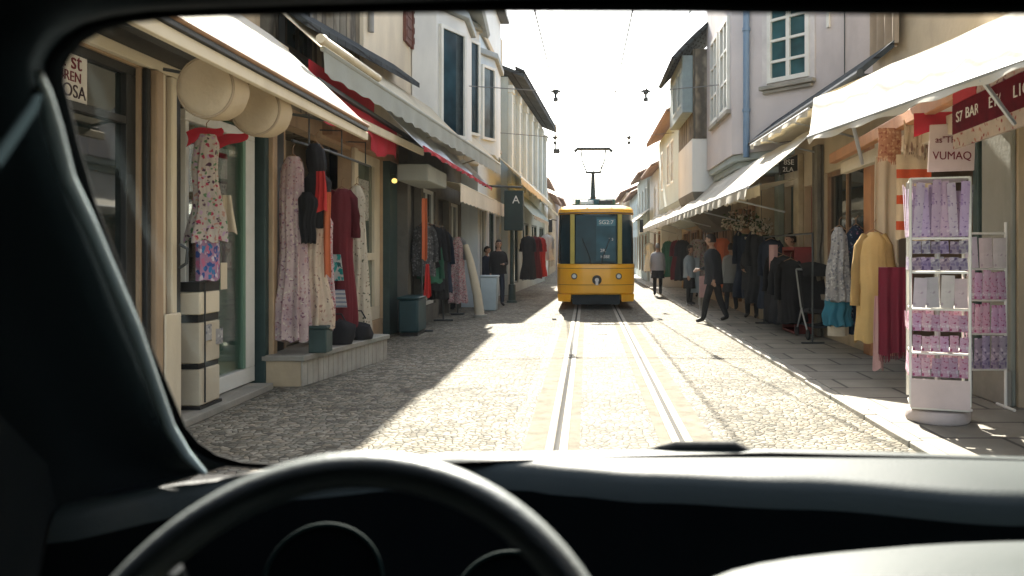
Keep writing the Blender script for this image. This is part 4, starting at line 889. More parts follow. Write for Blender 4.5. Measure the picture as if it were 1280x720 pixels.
awning('small cream box awning hanging below the long white one', (3.05, 14.0, 2.62), (3.05, 17.6, 2.62), (3.7, 14.0, 2.72), (3.7, 17.6, 2.72), val=.20, cloth=m_cream_cloth, valm=m_cream, ribs=1, sag=.01, arms=0, seed=15, wav=.003)
# ================================================================== TRAM
m_orange = M('tram_orange', (.90, .44, .018), .38, .05, 1.5, .08, 8, .02, spec=.5, coat=.3, c2=(.62, .27, .02), c2scale=1.1, c2amt=.4, streak=2)
m_ochre = M('tram_ochre', (.38, .30, .045), .45, .08, 3)
m_under = M('tram_underside', (.02, .03, .035), .8, .2, 3)
m_tglass = PANE('tram_glass', (.008, .032, .042), .07, .10, .02); m_tglass2 = PANE('tram_glass_dark', (.008, .026, .034), .06, .25, .02)
m_lamp = M('lamp_glass', (.6, .62, .6), .15, .05, 5, 0, spec=.8)
TX, TY, TL = .235, 19.4, 11.5
tram = thing('tram', 'orange single tram with dark windscreen coming up the middle of the street', 'tram', (TX, TY + TL / 2, 0))
def outline(ins=0., nose=0., y1=TL):
    hw = .97 - ins
    pts = [(-.60, 0), (-.3, -.03), (.3, -.03), (.60, 0), (.86, .20), (.95, .42), (.97, .8)]
    f = [(max(-hw, min(hw, x * (hw / .97))), y + nose) for x, y in pts]
    f = [(-.97 * hw / .97, .8 + nose), (-.95 * hw / .97, .42 + nose), (-.86 * hw / .97, .20 + nose)] + f
    bk = [(hw, y1 - .6), (.75 * hw, y1), (-.75 * hw, y1), (-hw, y1 - .6)]
    return [(TX + x, TY + y) for x, y in f + bk]
def bandloft(levels, mat, name, parent, bevel=0):
    mb = MB(); mb.loft([[Vector((x, y, z)) for x, y in outline(i, n)] for z, i, n in levels]); return mb.build(name, mat, parent, smooth=40, bevel=bevel)
body = bandloft([(.38, .04, .05), (.42, .01, .01), (.60, 0, 0), (1.0, 0, 0), (1.10, .0, .005), (1.125, .012, .02)], m_orange, 'body', tram)
mb = MB()
for sx_ in (-1, 1):
    xs = sorted((TX + sx_ * .60, TX + sx_ * .955)); mb = MB()
    mb.hexa([(TX + sx_ * .62, TY + .03, .20), (TX + sx_ * .93, TY + .30, .20), (TX + sx_ * .93, TY + 1.6, .20), (TX + sx_ * .62, TY + 1.6, .20), (TX + sx_ * .61, TY + .02, .385), (TX + sx_ * .95, TY + .32, .385), (TX + sx_ * .95, TY + 1.6, .385), (TX + sx_ * .61, TY + 1.6, .385)] if sx_ > 0 else
            [(TX - .93, TY + .30, .20), (TX - .62, TY + .03, .20), (TX - .62, TY + 1.6, .20), (TX - .93, TY + 1.6, .20), (TX - .95, TY + .32, .385), (TX - .61, TY + .02, .385), (TX - .61, TY + 1.6, .385), (TX - .95, TY + 1.6, .385)])
    mb.build('corner_skirt', m_orange, body, bevel=.02)
mb = MB(); mb.box(TX - .93, TX + .93, TY + 1.7, TY + TL - .8, .18, .39); mb.box(TX - .93, TX + .93, TY + 1.601, TY + 1.699, .25, .39); mb.build('side_skirt', m_orange, body)
bandloft([(1.126, .02, .03), (1.6, .025, .04), (2.34, .05, .08)], m_tglass2, 'glazing', tram)
roof = bandloft([(2.341, .03, .05), (2.36, .015, .03), (2.46, .03, .05), (2.53, .10, .14), (2.56, .2, .3)], m_orange, 'roof', tram)
mb = MB(); mb.loft([[Vector((TX + x, TY + y, z)) for x in (-.50, .50)] for y, z in ((-.012, 1.15), (.045, 2.30))], False); 
pts = [Vector((TX + x, TY + y - .03, z)) for x, y, z in ((-.50, .0, 1.15), (.50, .0, 1.15), (.50, .055, 2.30), (-.50, .055, 2.30))]
mb = MB(); mb.hexa([pts[0], pts[1], pts[1] + Vector((0, .05, 0)), pts[0] + Vector((0, .05, 0)), pts[3], pts[2], pts[2] + Vector((0, .05, 0)), pts[3] + Vector((0, .05, 0))]); ws = mb.build('windscreen', m_tglass, tram, bevel=.01)
mb = MB(); mb.hexa([(TX + .0, TY - .034, 1.20), (TX + .46, TY - .034, 1.20), (TX + .46, TY - .031, 1.20), (TX, TY - .031, 1.20), (TX + .0, TY + .018, 2.26), (TX + .46, TY + .018, 2.26), (TX + .46, TY + .021, 2.26), (TX, TY + .021, 2.26)]); mb.build('pane', PANE('tram_glass_pale', (.022, .07, .09), .1, .08, .02), ws)
for x in (-.575, .575):
    mb = MB(); s_ = .055; mb.hexa([(TX + x - s_, TY - .03, 1.128), (TX + x + s_, TY - .03, 1.128), (TX + x + s_, TY + .06, 1.128), (TX + x - s_, TY + .06, 1.128), (TX + x - s_, TY + .03, 2.34), (TX + x + s_, TY + .03, 2.34), (TX + x + s_, TY + .12, 2.34), (TX + x - s_, TY + .12, 2.34)]); mb.build('corner_pillar', m_ochre, tram, bevel=.01)
for sx_ in (-1, 1):
    for k in range(9):
        y = TY + .85 + k * 1.2; mb = MB(); mb.hexa([(TX + sx_ * .93 - .03, y, 1.128), (TX + sx_ * .93 + .03, y, 1.128), (TX + sx_ * .93 + .03, y + .12, 1.128), (TX + sx_ * .93 - .03, y + .12, 1.128), (TX + sx_ * .90 - .03, y, 2.34), (TX + sx_ * .90 + .03, y, 2.34), (TX + sx_ * .90 + .03, y + .12, 2.34), (TX + sx_ * .90 - .03, y + .12, 2.34)])
        mb.build('side_pillar', m_orange, tram)
ds = MB(); ds.box(TX + .02, TX + .47, TY + .0, TY + .006, 2.05, 2.22); dso = ds.build('destination_sign', M('sign_blue', (.05, .16, .20), .5), tram); lettering('SG2:7', .135, m_wink, (TX + .245, TY - .004, 2.135), '-Y', dso, sx=1.1)
lettering('7 3', .09, m_wink, (TX + .36, TY - .03, 1.72), '-Y', dso); lettering('2R:', .11, m_wink, (TX + .17, TY - .04, 1.45), '-Y', dso); lettering('HSBE', .10, m_wink, (TX + .22, TY - .045, 1.30), '-Y', dso)
for x, dx in ((-.53, 0), (.55, 0)):
    mb = MB(); mb.lathe([(.075, .02), (.075, -.03), (.055, -.035), (.05, -.02), (0, -.015)], (TX + x, TY - .01, .83), 20, axis='Y'); hl = mb.build('headlight', m_dmetal, tram)
    mb = MB(); mb.lathe([(.0, -.03), (.035, -.026), (.05, -.021), (.0, -.018)], (TX + x, TY - .01, .83), 16, axis='Y'); mb.build('lens', m_lamp, hl)
mb = MB(); mb.lathe([(.115, .0), (.115, -.02), (.07, -.025), (.07, -.005)], (TX + .02, TY - .03, .74), 28, axis='Y'); em = mb.build('emblem', m_dark, tram)
mb = MB(); mb.lathe([(.0, -.012), (.05, -.012), (.05, -.004), (.0, -.004)], (TX + .02, TY - .03, .74), 20, axis='Y'); mb.box(TX - .012, TX + .052, TY - .058, TY - .048, .62, .70); mb.build('emblem_disc', m_paper, em)
mb = MB(); mb.box(TX - .58, TX + .58, TY + .12, TY + 1.5, .14, .379); mb.box(TX - .75, TX + .75, TY + 1.52, TY + TL - 1, .2, .379); mb.build('underframe', m_under, tram)
mb = MB(); mb.tube([(TX, TY - .06, .30), (TX, TY + .3, .30)], [.09, .07], 10); mb.box(TX - .14, TX + .14, TY - .1, TY - .04, .24, .36); mb.build('coupler', m_under, tram)
mb = MB(); mb.box(TX - .50, TX + .50, TY + .10, TY + .14, .385, .47); mb.build('bumper', m_under, tram, bevel=.01)
for y in (TY + 1.6, TY + 3.2, TY + 7.6, TY + 9.2):
    for x in (-.256, .765):
        mb = MB(); mb.lathe([(0, -.05), (.28, -.05), (.30, .05), (0, .05)], (x, y, .316), 24, axis='X'); mb.build('wheel', m_dmetal, tram)
mb = MB(); mb.box(TX - .52, TX + .5, TY + .9, TY + 2.2, 2.565, 2.76); rb = mb.build('roof_box', m_teal, tram, bevel=.03)
mb = MB(); mb.box(TX - .40, TX - .05, TY + .6, TY + .88, 2.565, 2.70); mb.build('vent', m_metal, rb, bevel=.02)
mb = MB(); mb.box(TX + .08, TX + .42, TY + .62, TY + .87, 2.565, 2.72); mb.build('resistor', m_dmetal, rb, bevel=.02)
mb = MB(); mb.box(TX - .58, TX + .58, TY + .42, TY + .47, 2.50, 2.60); mb.build('rail', m_teal, rb)
for x0, x1, z0, z1 in ((-.86, -.845, .42, 1.1), (.845, .86, .42, 1.1)):
    pass
for z in (.62, 1.02):
    mb = MB(); rg = [Vector((x, y - .003, z)) for x, y in outline(0, 0)[0:10]]
    mb.tube(rg, .007, 5); mb.build('panel_seam', M('seam', (.22, .1, .02), .7), body)
for sg in (-1, 1):
    mb = MB(); mb.tube([(TX + sg * .12, TY - .075, 1.12), (TX + sg * .16, TY - .06, 1.30), (TX + sg * .34, TY - .045, 1.75)], .012, 6); mb.build('wiper', m_dark, tram)
mb = MB(); mb.tube([(TX - .9, TY + .12, 2.36), (TX - .5, TY - .0, 2.37), (TX + .5, TY - .0, 2.37), (TX + .9, TY + .12, 2.36)], .014, 6); mb.build('rain_strip', m_dmetal, roof)
# pantograph: post, splayed arms and a wide collector bow
PYY = TY + 1.9; pg = MB(); pg.tube([(TX - .06, PYY, 2.76), (TX - .06, PYY, 3.52)], [.075, .05], 10); pg = pg.build('pantograph', m_dmetal, tram)
mb = MB(); mb.box(TX - .26, TX + .16, PYY - .06, PYY + .06, 3.50, 3.56); mb.build('knuckle', m_dmetal, pg, bevel=.01)
for sx_ in (-1, 1):
    mb = MB(); mb.tube([(TX - .05 + sx_ * .19, PYY, 3.56), (TX - .05 + sx_ * .30, PYY, 3.85), (TX - .05 + sx_ * .33, PYY, 4.15)], .022, 6); mb.build('arm', m_dmetal, pg)
mb = MB(); mb.tube([(TX - .05, PYY, 3.55), (TX - .05, PYY, 4.13)], .014, 6); mb.build('spring_rod', m_dmetal, pg)
mb = MB(); mb.tube([(TX - .55, PYY, 4.08), (TX - .47, PYY, 4.16), (TX + .37, PYY, 4.16), (TX + .45, PYY, 4.08)], .045, 8); mb.build('contact_bar', m_dmetal, pg)
for sx_ in (-1, 1):
    mb = MB(); mb.tube([(TX + sx_ * .98, TY + .45, 2.2), (TX + sx_ * 1.10, TY + .30, 2.22)], .012, 6); mr = mb.build('mirror_arm', m_dmetal, tram)
    mb = MB(); mb.box(TX + sx_ * 1.12 - .045, TX + sx_ * 1.12 + .045, TY + .27, TY + .31, 1.9, 2.22); mb.build('mirror', m_dark, mr, bevel=.012)

# ------------------------------------------------------------------ overhead wires
m_wire = M('wire', (.16, .16, .16), .5, .1, 3, 0)
def wire(label, pts, r=.013): mb = MB(); mb.tube(pts, r, 6); return tag(mb.build('overhead_wire', m_wire, loc=pts[0]), label, 'wire', 'overhead wires')
wire('left overhead wire running along the street above the track', [(-.77, 6, 5.0), (-.76, 11.8, 4.99), (-.69, 17.5, 4.93), (-.95, 25, 4.98), (-.9, 60, 4.9)])
wire('right overhead wire running along the street above the track', [(.70, 6, 5.0), (.68, 11.8, 5.0), (.64, 17.5, 4.93), (.62, 25, 4.97), (.6, 60, 4.9)])
wire('slanting overhead wire meeting the span on the right side', [(2.2, 9, 6.0), (1.30, 17.5, 4.95), (.9, 25, 4.95), (.9, 60, 4.9)], .012)
for i, (Y, zz, xs, lx, rx) in enumerate(((17.5, 4.93, (-.67, 1.30), -3.0, 2.95), (25., 4.98, (-.98, 1.33), -2.78, 2.74))):
    wire(['nearer thin span wire strung across the street with small insulators', 'further thin span wire strung across the street with small insulators'][i], [(lx, Y, zz + .15), (xs[0], Y, zz), (xs[1], Y, zz), (rx, Y, zz + .15)], .011)
    for j, x in enumerate(xs):
        t = thing('insulator', [['dark insulator hanging on the nearer span wire over the left', 'dark insulator hanging on the nearer span wire over the right'], ['cross-shaped insulator on the further span wire over the left', 'small insulator on the further span wire over the right']][i][j], 'insulator', (x, Y, zz), group='wire insulators')
        mb = MB(); mb.lathe([(.0, -.22), (.05, -.21), (.05, -.14), (.025, -.12), (.025, -.06), (.06, -.04), (.06, .04), (.02, .06), (0, .1)], (x, Y, zz), 10); mb.build('bell', m_dmetal, t)
        if (i, j) != (1, 1):
            w_ = .24 if (i, j) == (1, 0) else .10; mb = MB(); mb.tube([(x - w_, Y, zz + .01), (x + w_, Y, zz + .01)], .025, 6); mb.build('bar', m_dmetal, t)
        if (i, j) == (1, 0):
            mb = MB(); mb.box(x - .05, x + .14, Y - .05, Y + .05, zz - .5, zz - .36); mb.box(x - .015, x + .03, Y - .02, Y + .02, zz - .36, zz - .2); mb.build('weight', m_dmetal, t)

# ================================================================== GOODS
def garment(name, label, cat, x, y, prof, mat, rotz=0., pleats=8, amp=.19, seed=0, sleeves=0, sleevemat=None, hanger=True, group='clothes hung outside the shops', extra=None, slen=.42, skew=0.):
    """prof: (height, half width, half depth) from the neck down; folds deepen towards the hem"""
    r_ = random.Random(seed); zb = prof[-1][0]; t = thing(name, label, cat, (x, y, zb), rotz, group); ph = [r_.random() * 6 for _ in range(4)]
    # resample
    zs = [prof[0][0] + (zb - prof[0][0]) * k / 26 for k in range(27)]; rings = []
    for k, z in enumerate(zs):
        for (a, b) in zip(prof, prof[1:]):
            if a[0] >= z >= b[0] - 1e-6:
                q = (a[0] - z) / max(1e-6, a[0] - b[0]); q2 = q * q * (3 - 2 * q); w_ = a[1] + (b[1] - a[1]) * q2; d_ = a[2] + (b[2] - a[2]) * q2; break
        u = k / 26; ring_ = []
        for j in range(88):
            a = 2 * math.pi * j / 88; f = 1 + amp * u ** .7 * (math.sin(pleats * a + ph[0] + u * 1.2) + .5 * math.sin((pleats * 1.7 // 1) * a + ph[1] - u)) + .05 * math.sin(3 * a + ph[2] + u * 4)
            f += .06 * noise.noise(Vector((math.cos(a) * 2, math.sin(a) * 2, z * 5 + seed))) + .12 * (.3 + u) * noise.noise(Vector((math.cos(a) * 5.5, math.sin(a) * 5.5, z * 1.6 + seed * 3)))
            ring_.append(Vector((w_ * math.cos(a) * f + skew * u + .012 * math.sin(u * 9 + ph[3]), d_ * math.sin(a) * f, z - zb + (.018 * math.sin(pleats * a + ph[1]) * u if k == 26 else 0))))
        rings.append(ring_)
    mb = MB(); mb.loft(rings, True, True, True); mb.build('cloth', mat, t, local=True, smooth=70)
    top, sw_ = prof[0][0] - zb, max(prof[1][1], prof[2][1] if len(prof) > 2 else 0)
    if sleeves:
        for sg in (-1, 1):
            mb = MB(); p0 = Vector((sg * sw_ * .72, 0, top - .07)); p1 = p0 + Vector((sg * .055, -.01, -slen * .5)); p2 = p0 + Vector((sg * (.05 + .03 * r_.random()), -.03, -slen))
            k0 = len(mb.v); mb.tube([p0 - Vector((sg * .05, 0, -.035)), p0.lerp(p1, .25), p0.lerp(p1, .6), p1, p1.lerp(p2, .35), p1.lerp(p2, .7), p2], [.05, .062, .055, .058, .050, .054, .058], 14)
            for v in mb.v[k0:]: v.y = v.y * .45 + .014 * math.sin(v.z * 23 + v.x * 40 + seed); v.x += .008 * math.sin(v.z * 31 + seed); mb.build('sleeve', sleevemat or mat, t, local=True, smooth=70)
    if hanger:
        mb = MB(); mb.tube([(-sw_ * .8, 0, top - .05), (0, 0, top + .03), (sw_ * .8, 0, top - .05)], .008, 6); mb.tube([(0, 0, top + .03), (0, 0, top + .10), (.03, 0, top + .14)], .004, 6); mb.build('hanger', m_wood, t, local=True)
    if extra: extra(t)
    return t
def sheetcloth(name, label, cat, x, y, z1, z0, w_, mat, rotz=0., folds=4, amp=.03, seed=0, th=.008, fringe=None, group='cloths and scarves on show', taper=1.):
    r_ = random.Random(seed); t = thing(name, label, cat, (x, y, z0), rotz, group); ph = r_.random() * 6; h_ = z1 - z0
    def fn(u, v):
        k = taper + (1 - taper) * v; xx = (u - .5) * w_ * k
        return Vector((xx, amp * (.35 + .65 * v) * math.sin(folds * 2 * math.pi * u + ph + .6 * v) + .012 * math.sin(v * 5 + ph), h_ * (1 - v) - .02 * v * math.sin(u * 7 + ph)))
    mb = MB(); mb.sheet(fn, 48, 14, th); mb.build('cloth', mat, t, local=True, smooth=70)
    if fringe:
        mb = MB()
        for k in range(22):
            p = fn((k + .5) / 22, 1); mb.tube([p + Vector((0, 0, .01)), p + Vector((.006 * r_.uniform(-1, 1), .01 * r_.uniform(-1, 1), -fringe * r_.uniform(.7, 1)))], [.006, .003], 5)
        mb.build('fringe', mat, t, local=True)
    return t
P_pale = PAT('pale_pink_floral', (.60, .47, .43), [(.25, .12, .16), (.45, .25, .25), (.62, .55, .45), (.3, .2, .25)], 26, .34, base2=(.44, .31, .31))
P_beige = PAT('beige_floral', (.66, .55, .40), [(.35, .2, .16), (.55, .38, .3), (.2, .14, .12)], 20, .26, base2=(.52, .37, .29))
P_pink = PAT('pink_speckle', (.62, .45, .44), [(.35, .04, .08), (.10, .04, .06), (.6, .15, .18), (.7, .62, .58)], 40, .40)
P_multi = PAT('bright_floral', (.55, .48, .42), [(.40, .05, .10), (.10, .05, .08), (.45, .3, .42), (.12, .22, .12), (.45, .25, .2)], 27, .40)
P_blue = PAT('pink_blue_print', (.45, .25, .38), [(.05, .10, .30), (.5, .15, .25), (.6, .55, .6), (.05, .2, .42)], 18, .5)
P_teal = PAT('teal_leaf_print', (.60, .60, .55), [(.02, .25, .22), (.03, .12, .12), (.05, .35, .3)], 16, .5)
P_vine = PAT('cream_vine', (.64, .56, .43), [(.10, .10, .06), (.3, .2, .15)], 20, .24)
P_navyf = PAT('navy_floral', (.02, .035, .06), [(.25, .28, .3), (.10, .16, .25), (.3, .12, .2)], 20, .28)
P_grey = PAT('grey_print', (.42, .40, .38), [(.2, .2, .22), (.55, .53, .5)], 26, .4)
m_maroon = M('maroon_cloth', (.13, .015, .02), .85, .15, 3, .3, 25); m_scarlet = M('scarlet_cloth', (.55, .035, .03), .75, .12, 3, .3, 20, transl=.15)
m_orangec = M('orange_cloth', (.52, .13, .05), .8, .12, 3); m_yellow = M('yellow_cloth', (.60, .42, .17), .85, .1, 3, .3, 25, transl=.1)
m_wine = M('wine_cloth', (.13, .008, .024), .85, .12, 3, .3, 30); m_pinkc = M('pink_cloth', (.60, .38, .36), .85, .1, 3, .2, 30, transl=.15); m_creamc = M('cream_cloth', (.62, .54, .40), .85, .08, 3, .3, 25, transl=.15)
m_greenc = M('green_cloth', (.03, .12, .07), .85, .15, 3, .3, 25); m_greyc = M('grey_cloth', (.30, .31, .32), .85, .12, 3, .3, 25); m_steelb = M('grey_blue_cloth', (.28, .33, .36), .85, .12, 3, .3, 25)

# near left shop front
garment('dress', 'bright floral dress hanging beside the taupe post of the near left shop', 'dress', -3.38, 7.12, [(2.50, .07, .04), (2.40, .10, .06), (2.1, .10, .06), (1.55, .15, .09)], P_multi, rotz=.5, pleats=6, seed=1)
sheetcloth('cloth_shawl', 'small cream shawl slung beside the bright floral dress', 'shawl', -3.36, 7.42, 1.98, 1.62, .22, m_creamc, rotz=.6, folds=2, seed=2, taper=.5)
bgt = thing('shopping_bag', 'printed pink and blue bag hanging below the bright floral dress', 'bag', (-3.36, 7.15, 1.20))
mb = MB(); mb.sheet(lambda u, v: Vector((-3.40 + .04 * math.sin(math.pi * u), 7.0 + .36 * u, 1.55 - .35 * v + .01 * math.sin(u * 9))), 14, 8, .05); mb.build('body', P_blue, bgt, smooth=60); mb = MB(); mb.tube([(-3.38, 7.08, 1.54), (-3.38, 7.12, 1.68), (-3.38, 7.2, 1.68), (-3.38, 7.26, 1.54)], .008, 6); mb.build('handle', m_dark, bgt)
cab = thing('display_cabinet', 'narrow cream drawer cabinet with black straps beside the glass door', 'cabinet', (-3.40, 7.18, .07))
CF = Fr((-3.52, 0), (0, 1), (1, 0))
for z0, z1 in ((.10, .42), (.47, .83), (.90, 1.10)):
    mb = MB(); CF.box(mb, 7.02, 7.40, -.05, .13, z0, z1); mb.build('drawer', m_creamc if z1 < 1 else m_cream, cab, bevel=.012)
mb = MB(); CF.box(mb, 7.02, 7.40, -.05, .115, .424, .466); CF.box(mb, 7.02, 7.40, -.05, .115, .834, .896); CF.box(mb, 7.02, 7.40, -.05, .125, 1.104, 1.19); mb.build('body', m_dark, cab)
mb = MB(); CF.box(mb, 7.0, 7.42, -.05, .14, .0, .096); mb.build('base', m_dark, cab); mb = MB(); mb.tube([CF.p(7.10, .135, .12), CF.p(7.10, .135, 1.18)], .008, 6); mb.build('strap', m_dark, cab)
mb = MB(); mb.sheet(lambda u, v: CF.p(7.1 + .3 * u, .135 + .02 * math.sin(u * 8), .80 - .14 * v - .04 * u + .02 * math.sin(u * 6)), 14, 4, .008); tag(mb.build('bunting', P_grey, loc=CF.p(7.2, .14, .7), smooth=60), 'grey printed cloth tucked over the cream drawers', 'cloth')

wr = thing('clothes_rail', 'dark hanging rail carrying the dresses above the plinth', 'clothes rail', (-3.15, 9.9, 2.7)); mb = MB(); mb.tube([(-3.2, 8.7, 2.66), (-3.1, 9.6, 2.66), (-3.08, 11.4, 2.66)], .016, 8); mb.build('bar', m_dmetal, wr)
for y in (9.0, 10.2, 11.3):
    mb = MB(); mb.tube([(-3.12, y, 2.66), (-3.12, y, 2.99), (-3.4, y, 3.0)], .01, 6); mb.build('bracket', m_dmetal, wr)
# second left shop: dresses above the plinth
def gx(px, Y): return (px - VX) * Y / FPX
def gz(py, Y): return H - (py - VY) * Y / FPX
garment('dress', 'long pale pink floral dress, nearest to the shop post above the plinth', 'dress', gx(366, 8.85), 8.85, [(gz(196, 8.85), .07, .05), (gz(210, 8.85), .13, .07), (gz(300, 8.85), .14, .09), (gz(425, 8.85), .20, .13)], P_pale, rotz=-.2, pleats=9, seed=11)
garment('dress', 'long beige floral dress hanging just beyond the pale pink one', 'dress', gx(393, 9.0), 9.0, [(gz(265, 9.), .05, .05), (gz(285, 9.), .12, .07), (gz(330, 9.), .12, .08), (gz(412, 9.), .19, .13)], P_beige, rotz=-.2, pleats=8, seed=12)
bd = garment('hooded_cloak', 'black hooded cloak hanging above the dresses with a scarlet scarf over it', 'cloak', gx(395, 8.95), 8.95, [(gz(180, 8.95), .06, .06), (gz(188, 8.95), .105, .10), (gz(205, 8.95), .115, .10), (gz(217, 8.95), .09, .08), (gz(228, 8.95), .17, .10), (gz(284, 8.95), .15, .08)], m_black, rotz=-.2, pleats=5, amp=.05, seed=13)
garment('dress', 'black short top hanging in front of the pale pink dress', 'dress', gx(383, 8.75), 8.78, [(gz(240, 8.75), .05, .04), (gz(250, 8.75), .11, .06), (gz(280, 8.75), .09, .06), (gz(303, 8.75), .07, .05)], m_black, rotz=-.2, seed=14, hanger=False)
sheetcloth('scarf', 'scarlet scarf hung round the neck of the black cloak', 'scarf', gx(401, 8.8), 8.8, gz(214, 8.8), gz(264, 8.8), .17, m_scarlet, rotz=-.25, folds=2, amp=.03, seed=15, taper=.6)
sheetcloth('scarf', 'long orange-red scarf falling in front of the pink speckled dress', 'scarf', gx(409, 8.85), 8.85, gz(240, 8.85), gz(345, 8.85), .075, m_orangec, rotz=-.2, folds=1, amp=.015, seed=16)
garment('dress', 'pink speckled dress under the black cloak', 'dress', gx(402, 9.55), 9.55, [(gz(268, 9.55), .08, .05), (gz(280, 9.55), .14, .07), (gz(340, 9.55), .14, .08), (gz(412, 9.55), .15, .11)], P_pink, rotz=-.25, pleats=7, seed=17)
def coat_extra(t):
    b = t.location
    mb = MB(); Y = 9.86; mb.sheet(lambda u, v: Vector((gx(410 + 16 * u + 4 * v, Y) - b.x, Y - b.y + .01 * math.sin(u * 4), gz(318 + 33 * v, Y) - b.z)), 8, 8, .006); mb.build('printed_panel', P_teal, t, local=True)
    mb = MB(); mb.sheet(lambda u, v: Vector((gx(414 + 17 * u + 3 * v, Y) - b.x, Y - b.y + .008 * math.sin(u * 4), gz(362 + 22 * v, Y) - b.z)), 8, 8, .006); mb.build('blue_patch', STR('blue_white_patch', [((.62, .62, .6), 3), ((.08, .15, .25), 1)], .05, 'Z'), t, local=True)
garment('coat', 'long maroon coat with teal printed panel hanging over the plinth', 'coat', gx(427, 10.1), 10.1, [(gz(236, 10.1), .06, .05), (gz(248, 10.1), .17, .09), (gz(330, 10.1), .15, .09), (gz(415, 10.1), .20, .12)], m_maroon, rotz=0, pleats=5, amp=.06, seed=18, sleeves=1, slen=.55, extra=coat_extra)
garment('dress', 'long cream dress with dark vine print next to the white inner door', 'dress', gx(446, 11.2), 11.2, [(gz(232, 11.2), .05, .05), (gz(246, 11.2), .13, .08), (gz(330, 11.2), .13, .09), (gz(421, 11.2), .17, .12)], P_vine, pleats=7, seed=19)
bx = thing('crate', 'dark green box standing at the front of the plinth', 'box', (-2.98, 8.95, .335)); mb = MB(); mb.box(-3.06, -2.86, 8.80, 9.02, .336, .60); mb.build('box', m_darkgreen, bx, bevel=.012); mb = MB(); mb.box(-3.07, -2.85, 8.79, 9.03, .602, .635); mb.build('lid', m_darkgreen, bx, bevel=.008)
for i, (x, y, lb) in enumerate(((-3.0, 9.65, 'larger black bag slumped on the plinth'), (-2.9, 10.15, 'smaller black bag at the far end of the plinth'))):
    t = thing('bag', lb, 'bag', (x, y, .336)); s_ = 1 - .2 * i; mb = MB(); mb.lathe([(.0, 0), (.18 * s_, .005), (.21 * s_, .08), (.17 * s_, .22 * s_), (.08, .30 * s_), (0, .32 * s_)], (x, y, .336), 24)
    for v in mb.v: q = v - Vector((x, y, .336)); k = 1 + .35 * noise.noise(q * 7 + Vector((i * 5, 0, 0))); v.x = x + q.x * k * 1.1; v.y = y + q.y * k * .75; v.z = .336 + q.z * (.85 + .4 * noise.noise(q * 9))
    mb.build('body', m_black, t, smooth=70); mb = MB(); mb.tube([(x - .1, y, .60), (x - .05, y - .02, .70), (x + .05, y - .02, .70), (x + .1, y, .60)], .01, 6); mb.build('handle', m_black2, t)
lp = thing('wall_lamp', 'small glowing yellow lamp on the dark green post', 'lamp', (gx(493, 13.7), 13.7, gz(226, 13.7))); c = Vector(lp.location)
mb = MB(); mb.lathe([(0, -.045), (.04, -.03), (.05, 0), (.035, .035), (0, .045)], c, 12); mb.build('bulb', EMIT('warm_bulb', (1, .66, .18), .33), lp); mb = MB(); mb.tube([c + Vector((0, 0, .04)), c + Vector((0, .06, .12)), c + Vector((-.1, .1, .14))], .012, 6); mb.build('bracket', m_dmetal, lp)

# third left shop: dark clothes at the door
rl = thing('clothes_rail', 'dark clothes rail standing before the third left shop', 'clothes rail', (-2.95, 15.2, 0))
for y in (14.35, 16.5):
    mb = MB(); mb.tube([(-2.95, y, 0), (-2.95, y, 1.95)], .018, 8); mb.tube([(-3.15, y, .02), (-2.75, y, .02)], .018, 8); mb.build('stand', m_dmetal, rl)
mb = MB(); mb.tube([(-2.95, 14.35, 1.95), (-2.95, 16.5, 1.95)], .018, 8); mb.build('bar', m_dmetal, rl)
for i, (y, z1, z0, mm, lb) in enumerate(((14.5, 1.92, 1.0, PAT('dark_grey_print', (.10, .10, .10), [(.05, .05, .05), (.2, .2, .2)], 26, .4), 'dark grey patterned tunic at the near end of the left clothes rail'), (14.75, 1.95, 1.15, m_black, 'black jacket next to the grey tunic on the left rail'), (15.05, 1.6, .85, m_greenc, 'dark green blouse hanging on the left rail'), (15.4, 1.92, .7, m_black2, 'long charcoal coat on the left rail'), (15.8, 1.9, .5, m_black, 'long black coat on the left rail beside the striped cloth'), (16.2, 1.85, .6, m_navy, 'navy coat at the far end of the left rail'))):
    garment('jacket', lb, 'jacket', -2.93, y, [(z1, .05, .06), (z1 - .08, .19, .08), (z1 - .5, .18, .09), (z0, .20, .11)], mm, rotz=.15, pleats=5, amp=.05, seed=30 + i, sleeves=1, slen=.6, group='clothes on the left rail')
sheetcloth('scarf', 'long orange scarf leaning over the left clothes rail', 'scarf', -2.78, 13.75, gz(248, 13.75), gz(325, 13.75), .09, m_orangec, folds=1, amp=.02, seed=37)
sheetcloth('scarf', 'small crimson cloth hanging below the long orange scarf', 'scarf', -2.73, 13.75, gz(330, 13.75), gz(371, 13.75), .13, m_scarlet, folds=2, amp=.02, seed=38, taper=.4)
cq = thing('chest', 'dark teal chest standing below the green blouse on the left', 'chest', (-2.95, 14.4, 0)); mb = MB(); mb.box(-3.2, -2.86, 13.6, 14.3, .06, .62); mb.build('body', M('dark_teal', (.018, .05, .055), .5, .2, 3), cq, bevel=.03); mb = MB(); mb.box(-3.22, -2.84, 13.58, 14.32, .622, .67); mb.build('lid', MATS['dark_teal'], cq, bevel=.02); mb = MB(); mb.box(-3.18, -2.88, 13.65, 14.25, 0, .058); mb.build('base', m_dark, cq)
